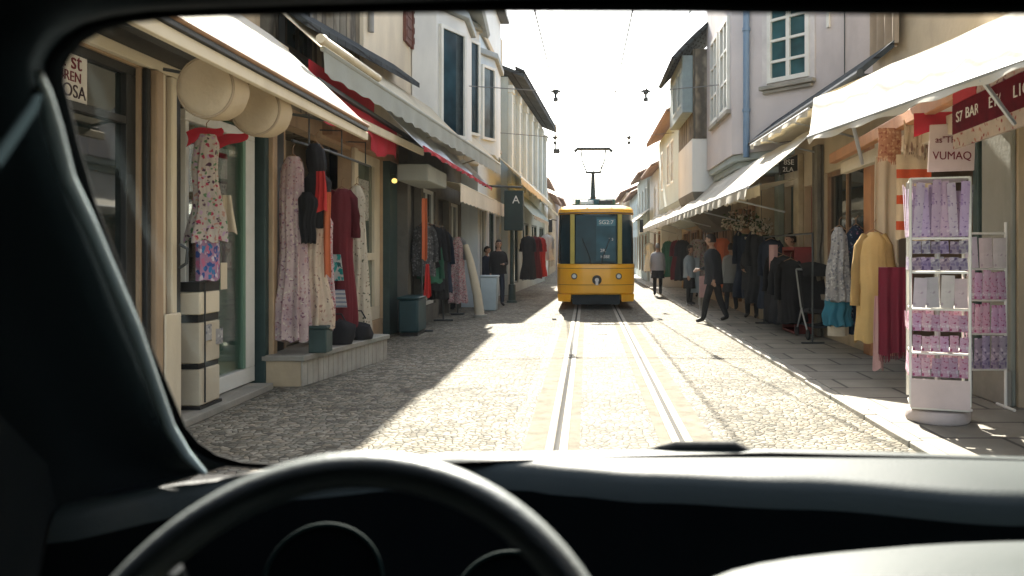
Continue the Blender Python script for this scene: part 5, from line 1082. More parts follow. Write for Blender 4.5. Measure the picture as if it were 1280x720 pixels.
# mannequin in a pink dress, leaning pale post, pale bin
mq = garment('dress_form', 'pale dress form in a pink patterned dress by the leaning white post', 'dress form', gx(572, 18.2), 18.2, [(gz(296, 18.2), .05, .05), (gz(304, 18.2), .16, .10), (gz(322, 18.2), .13, .09), (gz(378, 18.2), .21, .16)], P_pink, pleats=6, seed=41, hanger=False, sleeves=1, slen=.45, sleevemat=m_greyc, group='dress forms')
mb = MB(); b = mq.location; mb.tube([(0, 0, -b.z), (0, 0, .02)], .02, 8); mb.lathe([(0, 0), (.16, 0), (.16, .03), (0, .04)], (0, 0, -b.z), 16); mb.build('stand', m_dmetal, mq, local=True)
garment('cloak', 'charcoal shawl dress form just left of the pink one', 'dress form', gx(556, 18.8), 18.9, [(gz(312, 18.8), .06, .05), (gz(320, 18.8), .17, .1), (gz(345, 18.8), .15, .1), (gz(386, 18.8), .2, .15)], m_black2, seed=42, hanger=False, group='dress forms')
pp = thing('leaning_post', 'rolled pale cloth leaning post standing in front of the pink dress form', 'post', (gx(600, 17.6), 17.6, 0)); mb = MB(); mb.tube([(gx(600, 17.6), 17.6, 0), (gx(596, 17.6), 17.65, .5), (gx(588, 17.7), 17.7, 1.2), (gx(582, 17.75), 17.75, 1.58)], [.105, .10, .085, .06], 14); mb.build('post', m_creamc, pp, smooth=70); mb = MB(); mb.lathe([(0, 0), (.16, 0), (.16, .04), (0, .05)], (gx(600, 17.6), 17.6, 0), 18); mb.build('foot', m_kerb, pp)
bn = thing('bin', 'pale bluish waste bin by the left pavement near the leaning post', 'bin', (gx(612, 19.5), 19.5, 0)); x = gx(612, 19.5); mb = MB(); mb.loft([[Vector((x + sx_ * s_, 19.5 + sy * s_, z)) for sx_, sy in ((-1, -1), (1, -1), (1, 1), (-1, 1))] for z, s_ in ((.0, .17), (.03, .18), (.78, .215), (.80, .215))]); mb.build('body', M('pale_bin', (.42, .50, .52), .6, .1, 3), bn, bevel=.02); mb = MB(); mb.box(x - .225, x + .225, 19.275, 19.725, .803, .85); mb.build('lid', M('pale_bin_lid', (.48, .54, .55), .6, .1, 3), bn, bevel=.02)
sb = thing('hanging_sign', 'dark green box sign with a white letter A above the left walkers', 'sign', (-1.95, 21.5, 2.7)); mb = MB(); mb.box(gx(630, 21.5), gx(654, 21.5), 21.5, 21.75, gz(288, 21.5), gz(238, 21.5)); mb.build('box', M('sign_green', (.018, .034, .03), .7, .2, 3), sb, bevel=.02); lettering('A', .30, m_wink, (gx(645, 21.5), 21.494, gz(250, 21.5)), '-Y', sb); mb = MB(); mb.tube([(-2.75, 21.6, gz(232, 21.5)), (gx(652, 21.5), 21.6, gz(234, 21.5))], .03, 8); mb.build('bracket', m_dmetal, sb)
pt = thing('lamp_post', 'dark green slim post standing under the box sign on the left', 'post', (gx(640, 22.3), 22.3, 0)); x = gx(640, 22.3); mb = MB(); mb.tube([(x, 22.3, 0), (x, 22.3, .5), (x, 22.3, .52), (x, 22.3, 2.6)], [.11, .10, .06, .05], 12); mb.build('shaft', m_darkgreen, pt); mb = MB(); mb.lathe([(0, 0), (.16, 0), (.14, .06), (0, .1)], (x, 22.3, 0), 14); mb.build('foot', m_darkgreen, pt)
for i, (px, Y, mm, lb) in enumerate(((668, 26., m_maroon, 'maroon coat hanging in the far left shop by the tram'), (674, 27.5, m_scarlet, 'red dress hanging in the far left shop by the tram'), (660, 25., m_black2, 'dark coat hanging in the far left shop by the green awning'))):
    garment('coat', lb, 'coat', gx(px, Y), Y, [(1.9, .05, .05), (1.8, .2, .1), (1.2, .17, .1), (.55, .22, .13)], mm, seed=50 + i, sleeves=1)
garment('jacket', 'white shirt hanging under the dark green awning beside the tram', 'shirt', gx(684, 28.), 28., [(2.0, .06, .05), (1.9, .2, .1), (1.5, .17, .1), (1.1, .2, .12)], m_whitep, seed=53, sleeves=1)

# ------------------------------------------------------------------ near right shop goods
KZ = .05
rk = thing('display_rack', 'white revolving rack with rows of lilac and pink cards', 'rack', (2.93, 6.70, KZ)); rx_, ry_ = 2.94, 6.70
mb = MB(); mb.lathe([(0, 0), (.245, 0), (.255, .02), (.255, .075), (.24, .10), (.10, .115), (.03, .13), (.0, .13)], (rx_, ry_, KZ), 36); mb.build('base', M('rack_base', (.50, .43, .41), .6, .08, 4, c2=(.3, .26, .25), c2scale=4), rk, bevel=.006)
mb = MB(); mb.tube([(rx_, ry_, KZ + .12), (rx_, ry_, 2.06)], .022, 10); mb.build('pole', m_metal, rk)
RA = R(-19)
def rp(a, b, z): return Vector((rx_ + a * math.cos(RA) - b * math.sin(RA), ry_ + a * math.sin(RA) + b * math.cos(RA), z))
m_lilac = PAT('lilac_cards', (.55, .50, .56), [(.22, .16, .28), (.35, .28, .42), (.6, .58, .6)], 30, .34, base2=(.45, .38, .48), rand=.35)
m_pinkcard = PAT('pink_cards', (.60, .45, .49), [(.32, .08, .16), (.5, .25, .33), (.65, .6, .6)], 30, .40, base2=(.50, .32, .40), rand=.35)
m_palecard = PAT('pale_cards', (.62, .60, .56), [(.40, .35, .36), (.55, .5, .5)], 18, .25, rand=.25); m_greycard = PAT('grey_cards', (.36, .34, .38), [(.12, .10, .16), (.5, .48, .5), (.2, .18, .26)], 26, .45, rand=.4)
S_ = .222
for a, b in ((-S_, -S_), (S_, -S_), (S_, S_), (-S_, S_)):
    mb = MB(); mb.tube([rp(a, b, KZ + .16), rp(a, b, 2.06)], .013, 8); mb.build('upright', m_whitep, rk)
for z in (.17, .62, .98, 1.28, 1.56, 2.05):
    mb = MB(); c4 = [rp(-S_, -S_, z), rp(S_, -S_, z), rp(S_, S_, z), rp(-S_, S_, z)]
    mb.hexa(c4 + [p + Vector((0, 0, .014)) for p in c4]); mb.build('shelf', m_whitep, rk)
mb = MB(); mb.hexa([rp(-.225, -S_ - .012, KZ + .135), rp(.225, -S_ - .012, KZ + .135), rp(.225, -S_ + .0, KZ + .135), rp(-.225, -S_ + .0, KZ + .135), rp(-.225, -S_ - .012, .42), rp(.225, -S_ - .012, .42), rp(.225, -S_ + .0, .42), rp(-.225, -S_ + .0, .42)]); mb.build('front_board', M('rack_board', (.58, .48, .46), .7, .08, 4), rk)
protos = {}
rows_f = [(1.57, 2.04, m_lilac, 6), (1.43, 1.555, m_greycard, 6), (1.295, 1.42, m_greycard, 6), (.99, 1.27, m_palecard, 4), (.80, .97, m_pinkcard, 6), (.635, .79, m_pinkcard, 6), (.43, .61, m_pinkcard, 6)]
for fi in range(4):
    ang = RA + fi * math.pi / 2
    for ri, (z0, z1, mm, n) in enumerate(rows_f):
        if fi == 1: mm = [m_greycard, m_greycard, m_palecard, m_palecard, m_pinkcard, m_pinkcard, m_pinkcard][ri]
        if fi >= 2 and ri % 2: continue
        wd = 2 * S_ * .94 / n
        for k in range(n):
            a = -S_ * .94 + wd * (k + .5); ca, sa = math.cos(ang), math.sin(ang); b = -S_ - .006 - .01 * rnd.random()
            loc = Vector((rx_ + a * ca - b * sa, ry_ + a * sa + b * ca, z0 + .012))
            key = (mm.name, n, ri)
            if key not in protos:
                mb = MB(); hh = z1 - z0 - .02; mb.sheet(lambda u, v: Vector(((u - .5) * wd * .94, -.004 * math.sin(math.pi * u), hh * (1 - v))), 3, 3, .003); o = mb.build('card', mm, local=True, smooth=0); protos[key] = o
            else: o = protos[key].copy(); COL.objects.link(o)
            o.location = loc; o.rotation_euler = (R(rnd.uniform(-6, 3)), R(rnd.uniform(-4, 4)), ang); o.scale.z = rnd.uniform(.88, 1.03)
            side = ['street front', 'door side', 'back', 'far side'][fi]
            kind_ = {'lilac_cards': 'tall lilac card', 'grey_cards': 'small grey-violet card', 'pale_cards': 'pale card', 'pink_cards': 'pink card'}[mm.name]
            tier = ['top row', 'second row', 'third row', 'middle row', 'fifth row', 'sixth row', 'lowest row'][ri]
            tag(o, f'{kind_} in {tier}, {side} of white rack', 'card', f'{kind_}s in {tier}, {side} of rack')
r2k = thing('display_stand', 'second card stand with pale and pink cards between the rack and the putty pillar', 'stand', (gx(1232, 7.15), 7.15, KZ)); xx = gx(1232, 7.15)
for dx in (-.19, .19):
    mb = MB(); mb.tube([(xx + dx, 7.17, KZ), (xx + dx, 7.17, 1.72)], .014, 8); mb.tube([(xx + dx, 7.02, KZ + .014), (xx + dx, 7.32, KZ + .014)], .014, 8); mb.build('upright', m_whitep, r2k)
for z in (.40, .72, 1.02, 1.30, 1.62):
    mb = MB(); mb.tube([(xx - .19, 7.17, z), (xx + .19, 7.17, z)], .01, 8); mb.build('crossbar', m_whitep, r2k)
for z0, z1, n, mm in ((1.31, 1.61, 3, m_palecard), (1.03, 1.29, 5, m_pinkcard), (.73, 1.01, 5, m_pinkcard), (.41, .71, 5, m_greycard)):
    wd = .37 / n; pr = None
    for k in range(n):
        if pr is None:
            hh = z1 - z0; mb = MB(); mb.sheet(lambda u, v: Vector(((u - .5) * wd * .94, -.004 * math.sin(math.pi * u), hh * (1 - v))), 3, 3, .003); pr = o = mb.build('card', mm, local=True, smooth=0)
        else: o = pr.copy(); COL.objects.link(o)
        o.location = (xx - .185 + wd * (k + .5), 7.145 - .008 * rnd.random(), z0); o.rotation_euler = (R(rnd.uniform(-5, 2)), R(rnd.uniform(-4, 4)), 0); o.scale.z = rnd.uniform(.88, 1.02)
        lb = {1.31: 'large pale card at the top', 1.03: 'pink card in the upper row', .73: 'pink card in the lower row', .41: 'grey-violet card in the lowest row'}[z0] + ' of the second card stand'
        tag(o, lb, 'card', 'cards: ' + lb)
ws_ = thing('shop_sign', 'white hanging sign with dark red writing above the revolving rack', 'sign', (gx(1190, 7.3), 7.3, gz(216, 7.3))); Yq = 7.3
mb = MB(); mb.hexa([(gx(1160, Yq), Yq, gz(215, Yq)), (gx(1218, Yq), Yq, gz(213, Yq)), (gx(1218, Yq), Yq + .02, gz(213, Yq)), (gx(1160, Yq), Yq + .02, gz(215, Yq)), (gx(1163, Yq), Yq, gz(156, Yq)), (gx(1220, Yq), Yq, gz(153, Yq)), (gx(1220, Yq), Yq + .02, gz(153, Yq)), (gx(1163, Yq), Yq + .02, gz(156, Yq))]); mb.build('board', M('sign_board', (.60, .50, .47), .75, .08, 4), ws_, bevel=.004)
lettering('as"THS2o', .085, m_redink, (gx(1191, Yq), Yq - .004, gz(175, Yq)), '-Y', ws_, sx=.95); lettering('VUMAQ', .105, m_redink, (gx(1190, Yq), Yq - .004, gz(195, Yq)), '-Y', ws_, sx=.95)
rs = thing('shop_sign', 'long dark red sign with pale letters at the edge of the near right shop', 'sign', (3.2, 6.6, 2.55)); SGF = Fr((2.42, 0), (.09, 1), (-1, .09))
mb = MB(); SGF.box(mb, 4.6, 6.62, -.03, .0, 2.42, 2.66); mb.build('board', M('dark_red_board', (.11, .004, .012), .9, .25, 9, spec=.05), rs, bevel=.004)
mb = MB(); SGF.box(mb, 6.12, 6.60, -.03, .002, 2.662, 2.93); mb.build('red_panel', m_red_cloth, rs); mb = MB(); SGF.box(mb, 4.6, 6.11, -.03, .001, 2.662, 2.90); mb.build('printed_panel', PAT('pinkish_print', (.55, .42, .40), [(.12, .02, .04), (.4, .08, .1)], 18, .32), rs)
mb = MB(); SGF.box(mb, 4.6, 6.6, -.028, -.002, 2.30, 2.418); mb.build('pale_strip', PAT('pale_strip_print', (.60, .48, .40), [(.3, .06, .06), (.45, .2, .15)], 14, .28), rs)
for y, s_ in ((6.45, 'S7'), (6.15, 'BAR2'), (5.75, 'ETA'), (5.35, 'L1G')): lettering(s_, .12, m_wink, SGF.p(y, .004, 2.54), '-X', rs)
sheetcloth('red_pennant', 'small red cloth under the end of the dark red sign', 'cloth', 3.20, 7.37, 2.74, 2.54, .34, m_red_cloth, rotz=-.3, folds=1, amp=.01, seed=60)
sheetcloth('towel', 'cream towel with two orange stripes hanging left of the rack', 'towel', gx(1142, 8.1), 8.1, gz(193, 8.1), gz(300, 8.1), .34, STR('cream_orange_stripes', [((.62, .50, .33), 3.0), ((.55, .09, .03), 1.6)], .262, 'Z', off=.07), folds=2, amp=.02, seed=61, rotz=-.1)
sheetcloth('scarf', 'long cream knitted scarf beside the orange timber post', 'scarf', gx(1108, 8.9), 8.9, gz(196, 8.9), gz(330, 8.9), .26, m_creamc, folds=2, amp=.03, seed=62, fringe=.06)
sheetcloth('wall_hanging', 'terracotta woven hanging below the wooden beam', 'hanging', gx(1112, 8.3), 8.3, gz(160, 8.3), gz(198, 8.3), .24, PAT('terracotta_weave', (.50, .26, .16), [(.6, .4, .25), (.3, .12, .08)], 30, .4), folds=1, amp=.015, seed=63, fringe=.05)
sheetcloth('wall_hanging', 'beige woven hanging with dark strands next to the terracotta one', 'hanging', gx(1146, 8.0), 8.0, gz(150, 8.0), gz(192, 8.0), .26, PAT('beige_weave', (.55, .44, .30), [(.2, .12, .08), (.62, .5, .36)], 26, .42, vscale=(1, 1, .3)), folds=3, amp=.02, seed=64, fringe=.05)
garment('jacket', 'yellow knitted jacket hanging left of the wine red shawl', 'jacket', gx(1092, 8.9), 8.9, [(gz(290, 8.9), .05, .05), (gz(302, 8.9), .17, .09), (gz(350, 8.9), .18, .10), (gz(427, 8.9), .19, .10)], m_yellow, rotz=-.25, pleats=5, amp=.04, seed=65, sleeves=1, slen=.75)
sheetcloth('shawl', 'wine red shawl hanging beside the revolving rack', 'shawl', gx(1120, 8.2), 8.2, gz(334, 8.2), gz(442, 8.2), .34, m_wine, folds=3, amp=.03, seed=66, fringe=.08, rotz=-.1)
sheetcloth('scarf', 'pale pink scarf trailing under the yellow jacket', 'scarf', gx(1098, 8.4), 8.4, gz(370, 8.4), gz(462, 8.4), .11, m_pinkc, folds=1, amp=.03, seed=67, taper=.6)
garment('dress', 'grey patterned dress with teal hem band hanging by the orange post', 'dress', gx(1049, 10.8), 10.8, [(gz(284, 10.8), .05, .05), (gz(296, 10.8), .10, .07), (gz(350, 10.8), .14, .10), (gz(376, 10.8), .16, .11)], P_grey, pleats=7, seed=68)
garment('skirt', 'teal skirt with pale fringe hanging under the grey patterned dress', 'skirt', gx(1048, 10.82), 10.84, [(gz(374, 10.8), .155, .10), (gz(378, 10.8), .165, .11), (gz(395, 10.8), .175, .12), (gz(407, 10.8), .18, .13)], M('teal_cloth', (.03, .16, .22), .85, .15, 3), pleats=7, seed=68, hanger=False, extra=lambda t: [MB().loft([[Vector((.13 * math.cos(2 * math.pi * j / 40) * (1 + .1 * math.sin(j)), .09 * math.sin(2 * math.pi * j / 40), z)) for j in range(40)] for z in (.0, -.14)]).build('fringe', m_creamc, t, local=True, smooth=70)])
garment('dress', 'navy floral dress behind the grey patterned one', 'dress', gx(1070, 11.0), 11.0, [(gz(282, 11.0), .05, .05), (gz(294, 11.0), .13, .08), (gz(350, 11.0), .12, .09), (gz(416, 11.0), .17, .12)], P_navyf, pleats=7, seed=69)
for i, (px, Y, z1, z0, mm, lb) in enumerate(((1240, 7.9, 2.12, 1.55, STR('dark_strips', [((.16, .15, .15), 2), ((.05, .05, .05), 2), ((.3, .28, .26), 1)], .05, 'X'), 'dark striped scarf hanging between the rack and the putty pillar'), (1246, 7.95, 1.50, .9, m_teal, 'dark teal scarf hanging low beside the putty pillar'))):
    sheetcloth('scarf', lb, 'scarf', gx(px, Y), Y, z1, z0, .28, mm, folds=3, amp=.02, seed=70 + i)
crl = thing('clothes_rail', 'long dark clothes rail before the low right shop', 'clothes rail', (3.45, 13.6, KZ))
for y in (12.1, 15.4):
    mb = MB(); mb.tube([(3.42, y, KZ), (3.42, y, 1.72)], .014, 8); mb.tube([(3.25, y, KZ + .016), (3.6, y, KZ + .016)], .014, 8); mb.build('stand', m_dmetal, crl)
mb = MB(); mb.tube([(3.42, 12.1, 1.72), (3.42, 15.4, 1.72)], .016, 8); mb.build('bar', m_dmetal, crl)
for i, (y, z1, z0, mm, lb) in enumerate(((13.4, 1.30, .25, m_black, 'black coat low on the right rail beside the pushchair'), (13.9, 1.36, .2, m_black2, 'charcoal coat in the middle of the right rail'), (14.3, 1.40, .2, m_black, 'long black coat on the right rail next to the pink scarf'), (14.8, 1.66, .4, m_navy, 'navy coat hanging at the far end of the right rail'))):
    garment('coat', lb, 'coat', 3.42, y, [(z1, .06, .06), (z1 - .08, .22, .11), (z1 - .5, .20, .12), (z0, .24, .15)], mm, rotz=.1, pleats=5, amp=.05, seed=80 + i, sleeves=1, slen=.6, group='dark coats on the right rail')
sheetcloth('scarf', 'narrow pale pink scarf among the dark coats on the right', 'scarf', gx(967, 14.1), 14.1, gz(306, 14.1), gz(362, 14.1), .15, m_pinkc, folds=1, amp=.02, seed=85)
for i, (px, Y, lb) in enumerate(((948, 16.0, 'dark coat with sleeves hanging near the walking figure on the right'), (931, 17.2, 'navy coat on a hanger above the right footway'))):
    garment('coat', lb, 'coat', gx(px, Y), Y, [(gz(288, Y), .06, .06), (gz(296, Y), .22, .11), (gz(330, Y), .18, .11), (gz(378 - 6 * i, Y), .22, .14)], [m_black2, m_navy][i], seed=86 + i, sleeves=1, slen=.65)
# pushchair
pc_ = thing('pushchair', 'black folding pushchair with a metal handle by the grey dress', 'pushchair', (gx(1018, 13.0), 13.0, KZ)); x = gx(1018, 13.0)
def q_(dx, dy, z): return (x + dx, 13.0 + dy, KZ + z)
mb = MB(); mb.sheet(lambda u, v: Vector(q_(-.2 + .4 * u, .20 - .28 * v + .0 * math.sin(u * 3), 1.06 - .62 * v - .05 * math.sin(math.pi * u))), 12, 10, .05); mb.build('backrest', m_black, pc_, smooth=60)
mb = MB(); mb.sheet(lambda u, v: Vector(q_(-.2 + .4 * u, -.08 - .30 * v, .44 + .04 * v - .03 * math.sin(math.pi * u))), 10, 8, .06); mb.build('seat', m_black2, pc_, smooth=60)
mb = MB(); mb.sheet(lambda u, v: Vector(q_(-.22 + .44 * u, .16 - .34 * math.sin(v * 1.5), 1.02 + .20 * math.cos(v * 1.5 + .2) * (.8 + .2 * math.sin(math.pi * u)))), 12, 10, .015); mb.build('canopy', m_black, pc_, smooth=60)
for dx in (-.22, .22):
    mb = MB(); mb.tube([q_(dx, -.42, .10), q_(dx, .0, .5), q_(dx, .30, 1.10)], .014, 8); mb.tube([q_(dx, .25, .10), q_(dx, -.05, .48)], .014, 8); mb.build('frame', m_metal, pc_)
    for dy in (-.42, .25):
        mb = MB(); mb.lathe([(0, -.02), (.07, -.02), (.085, -.01), (.085, .01), (.07, .02), (0, .02)], q_(dx, dy, .085), 18, axis='X'); mb.build('wheel', m_rubber, pc_)
mb = MB(); mb.tube([q_(-.22, .30, 1.10), q_(.22, .30, 1.10)], .018, 8); mb.build('handle', m_metal, pc_); mb = MB(); mb.sheet(lambda u, v: Vector(q_(-.18 + .36 * u, -.28 + .42 * v, .22 - .03 * math.sin(math.pi * u))), 8, 8, .04); mb.build('basket', m_black2, pc_)
# red cabinet, sign, flowers, boards
rc = thing('cabinet', 'dark red open cabinet standing behind the pushchair', 'cabinet', (3.72, 14.0, KZ)); 
for a, b, c, d in ((3.5, 3.86, KZ, .09), (3.5, 3.86, .78, .82), (3.5, 3.86, 1.46, 1.52)):
    mb = MB(); mb.box(a, b, 13.48, 14.28, c, d); mb.build('shelf', MATS['red_door'], rc, bevel=.006)
for y in (13.46, 14.28):
    mb = MB(); mb.box(3.5, 3.86, y, y + .03, KZ, 1.52); mb.build('side_panel', MATS['red_door'], rc, bevel=.006)
sg2 = thing('shop_sign', 'small dark sign with white digits beneath the narrow cream awning', 'sign', (gx(986, 14.0), 14.0, 2.78)); Yq = 13.3
mb = MB(); mb.hexa([(gx(974, Yq), Yq, gz(219, Yq)), (gx(997, Yq), Yq, gz(213, Yq)), (gx(997, Yq), Yq + .05, gz(213, Yq)), (gx(974, Yq), Yq + .05, gz(219, Yq)), (gx(974, Yq), Yq, gz(203, Yq)), (gx(997, Yq), Yq, gz(193, Yq)), (gx(997, Yq), Yq + .05, gz(193, Yq)), (gx(974, Yq), Yq + .05, gz(203, Yq))]); mb.build('board', m_dark, sg2)
lettering('8SE', .12, m_wink, (gx(986, Yq), Yq - .004, gz(203, Yq)), '-Y', sg2); lettering('2LA', .11, m_wink, (gx(985, Yq), Yq - .004, gz(212, Yq)), '-Y', sg2)
for i, (px, py, Y, r) in enumerate(((934, 282, 16.6, .30), (916, 278, 17.8, .26), (952, 286, 15.6, .22))):
    c = at(px, py, Y); t = thing('flower_basket', ['large basket of white blossoms hanging over the dark coats', 'basket of cream blossoms hanging beyond the largest one', 'small flower basket nearest to the stone pillar'][i], 'flower basket', (c.x, c.y, c.z - r * .6), group='hanging flower baskets')
    mb = MB(); mb.lathe([(0, -r * .6), (r * .35, -r * .55), (r * .55, -.1), (r * .5, -.06), (0, -.06)], c, 14); mb.build('basket', m_wood, t); mb = MB(); mb.tube([c, c + Vector((0, 0, .75))], .006, 5); mb.build('cord', m_dmetal, t)
    mb = MB(); ml = MB(); rl_ = random.Random(90 + i)
    for k in range(170):
        d = Vector((rl_.gauss(0, 1), rl_.gauss(0, 1), rl_.gauss(0, .6))).normalized() * r * rl_.uniform(.5, 1.05); p = c + d + Vector((0, 0, .02)); a = Vector((rl_.uniform(-1, 1), rl_.uniform(-1, 1), rl_.uniform(-1, 1))).normalized(); b = a.orthogonal().normalized()
        s_ = .035; (mb if k % 5 < 3 else ml).add([p - a * s_, p + b * s_, p + a * s_, p - b * s_], [(0, 1, 2, 3)])
    mb.build('blossom', M('blossom', (.66, .58, .46), .8, .1, 5, 0, transl=.2), t, smooth=0); ml.build('leaves', m_leaf, t, smooth=0)
for i, (px, Y, py0, py1, wd, mm, lb) in enumerate(((866, 20.5, 322, 366, .36, m_steelb, 'grey-blue display board beside the far right shop'), (880, 18.8, 345, 372, .22, m_pinkc, 'low pink display board behind the walking person'))):
    t = thing('display_board', lb, 'board', (gx(px, Y), Y, KZ)); xx = gx(px, Y)
    mb = MB(); mb.box(xx - wd / 2, xx + wd / 2, Y, Y + .03, gz(py1, Y), gz(py0, Y)); mb.build('panel', mm, t, bevel=.01)
    for sg in (-1, 1):
        mb = MB(); mb.tube([(xx + sg * wd * .42, Y + .04, KZ), (xx + sg * wd * .42, Y + .04, gz(py0, Y) - .03)], .012, 6); mb.build('leg', m_metal, t)
for i, (px, Y, mm, lb) in enumerate(((847, 23.5, m_maroon, 'maroon dress hanging outside the far right shop'), (853, 22.8, m_black2, 'dark dress hanging outside the far right shop'), (812, 33, m_whitep, 'white shirt hanging at the far right beyond the pale walker'), (836, 26, m_greenc, 'green dress hanging outside the far right shop'), (902, 19.0, m_orangec, 'orange dress hanging over the right footway'), (872, 20.8, P_multi, 'floral dress hanging by the grey-blue display board'))):
    garment('dress', lb, 'dress', gx(px, Y), Y, [(1.75, .05, .05), (1.66, .17, .09), (1.3, .15, .1), (.6, .2, .13)], mm, seed=100 + i, sleeves=1, slen=.4)
# ================================================================== PEOPLE
m_skin = M('skin', (.42, .25, .17), .6, .08, 8, .1, 60)
m_hair = M('dark_hair', (.025, .018, .013), .6, .3, 20, .4, 120); m_hair2 = M('grey_hair', (.25, .23, .21), .6, .3, 20, .4, 120)
m_shoe = M('dark_shoe', (.02, .018, .016), .5); m_eye = M('eye', (.02, .015, .012), .2)
def person(label, x, y, z, rotz, h, top, legs, hair, stride=.0, swing=.0, lean=.0, armr=None, arml=None, head_turn=0., jacket=None, hem=.80, skirt=None, longhair=False, bag=None):
    """one continuous body grown over a skeleton, facing -Y before the turn; clothes colour the body and a loose jacket or skirt hangs over it"""
    k = h / 1.75; t = thing('person', label, 'person', (x, y, z), rotz, 'people in the street')
    bm = bmesh.new(); sl = bm.verts.layers.skin.verify(); J = {}; bones = []
    def j(n, p, r, par=None, kind='top', ry=None):
        v = bm.verts.new(Vector(p) * k); v[sl].radius = (r * k, (ry or r) * k); J[n] = (v, Vector(p) * k)
        if par: bm.edges.new((J[par][0], v)); bones.append((J[par][1], Vector(p) * k, kind))
        return v
    ly = -lean
    pv = j('pelvis', (0, 0, .93), .135, ry=.105); pv[sl].use_root = True
    j('waist', (0, ly * .25, 1.10), .120, 'pelvis', 'top', .095); j('chest', (0, ly * .7, 1.30), .150, 'waist', 'top', .11); j('collar', (0, ly * .95, 1.42), .085, 'chest', 'top', .075)
    j('neck', (0, ly * 1.05 - .005, 1.49), .052, 'collar', 'skin'); j('skull', (0, ly * 1.1 - .015, 1.56), .055, 'neck', 'skin')
    for sg, nm in ((-1, 'R'), (1, 'L')):
        st_ = stride * (1 if sg > 0 else -1)
        j('hip' + nm, (sg * .085, 0, .88), .088, 'pelvis', 'legs'); kn = (sg * .10, -st_ * .5 - .02, .49); an_ = (sg * .10, -st_ + (.05 if st_ < 0 else 0), .085 + (.04 if st_ < 0 else 0))
        j('knee' + nm, kn, .072, 'hip' + nm, 'legs'); j('calf' + nm, tuple(a * .6 + b * .4 for a, b in zip(kn, an_)), .066, 'knee' + nm, 'legs'); j('ankle' + nm, an_, .052, 'calf' + nm, 'legs')
        j('toe' + nm, (an_[0] + sg * .015, an_[1] - .15, an_[2] - .045), .036, 'ankle' + nm, 'shoe', .03)
        j('shoulder' + nm, (sg * .165, ly * .85, 1.385), .076, 'collar', 'top')
        pose = armr if sg < 0 else arml; sw_ = -swing * sg
        el_ = pose[0] if pose else (sg * .215, ly * .8 - sw_ * .5 + .02, 1.11); wr = pose[1] if pose else (sg * .225, ly * .7 - sw_ - .05, .87)
        j('elbow' + nm, el_, .056, 'shoulder' + nm, 'top'); j('fore' + nm, tuple(a * .6 + b * .4 for a, b in zip(el_, wr)), .050, 'elbow' + nm, 'top'); j('wrist' + nm, wr, .027, 'fore' + nm, 'top')
        dv = (Vector(wr) - Vector(el_)).normalized(); j('palm' + nm, tuple(Vector(wr) + dv * .06), .034, 'wrist' + nm, 'skin', .02)
    me = bpy.data.meshes.new('body_source'); bm.to_mesh(me); bm.free(); tmp = bpy.data.objects.new('body_source', me); COL.objects.link(tmp)
    sk = tmp.modifiers.new('skin', 'SKIN'); sk.use_smooth_shade = True; sb_ = tmp.modifiers.new('sub', 'SUBSURF'); sb_.levels = 2; sb_.render_levels = 2
    dg = bpy.context.evaluated_depsgraph_get(); ev = bpy.data.meshes.new_from_object(tmp.evaluated_get(dg)); bpy.data.objects.remove(tmp)
    mb = MB(); mb.v = [v.co.copy() for v in ev.vertices]; mats = [top, legs, m_skin, m_shoe, m_eye]; idx = {'top': 0, 'legs': 1, 'skin': 2, 'shoe': 3}
    for p in ev.polygons:
        c = p.center; best = min(bones, key=lambda b: (c - (b[0] + (b[1] - b[0]) * max(0, min(1, (c - b[0]).dot(b[1] - b[0]) / max(1e-9, (b[1] - b[0]).length_squared))))).length)
        mb.f.append(tuple(p.vertices)); mb.mi.append(idx[best[2]])
    # head: skull with brow, nose, chin and ears
    hc = J['skull'][1] + Vector((0, -.012, .085)) * k; rz_ = Matrix.Rotation(head_turn, 3, 'Z'); rings = []
    for a in range(1, 18):
        ph = math.pi * a / 18; rg = []
        for b in range(24):
            th = 2 * math.pi * b / 24; d = Vector((math.sin(ph) * math.cos(th), math.sin(ph) * math.sin(th), math.cos(ph))); f = max(0, -d.y)
            p = Vector((d.x * .076, d.y * .098, d.z * .118)); low = max(0, -d.z); p.x *= 1 - .28 * low ** 1.5; p.y *= 1 - .10 * low
            n_ = math.exp(-((d.x) / .13) ** 2 - ((d.z + .10) / .20) ** 2) * (d.y < 0); p.y -= .022 * n_
            p.y -= .008 * math.exp(-((d.z - .25) / .12) ** 2) * f; p.y += .008 * math.exp(-((d.z - .06) / .1) ** 2 - ((abs(d.x) - .38) / .15) ** 2) * (d.y < 0)
            p.y -= .006 * math.exp(-((d.z + .48) / .07) ** 2 - (d.x / .3) ** 2) * (d.y < 0)
            rg.append(hc + (rz_ @ p) * k)
        rings.append(rg)
    mb.loft(rings, mi=2)
    for sg in (-1, 1):
        mb.lathe([(0, -.010), (.011, -.004), (.011, .004), (0, .008)], hc + (rz_ @ Vector((sg * .029, -.088, .012))) * k, 8, mi=4, axis='Y')
        mb.tube([hc + (rz_ @ Vector((sg * .074, .01, .03))) * k, hc + (rz_ @ Vector((sg * .086, .018, .005))) * k, hc + (rz_ @ Vector((sg * .076, .008, -.03))) * k], [.008 * k, .014 * k, .008 * k], 8, mi=2)
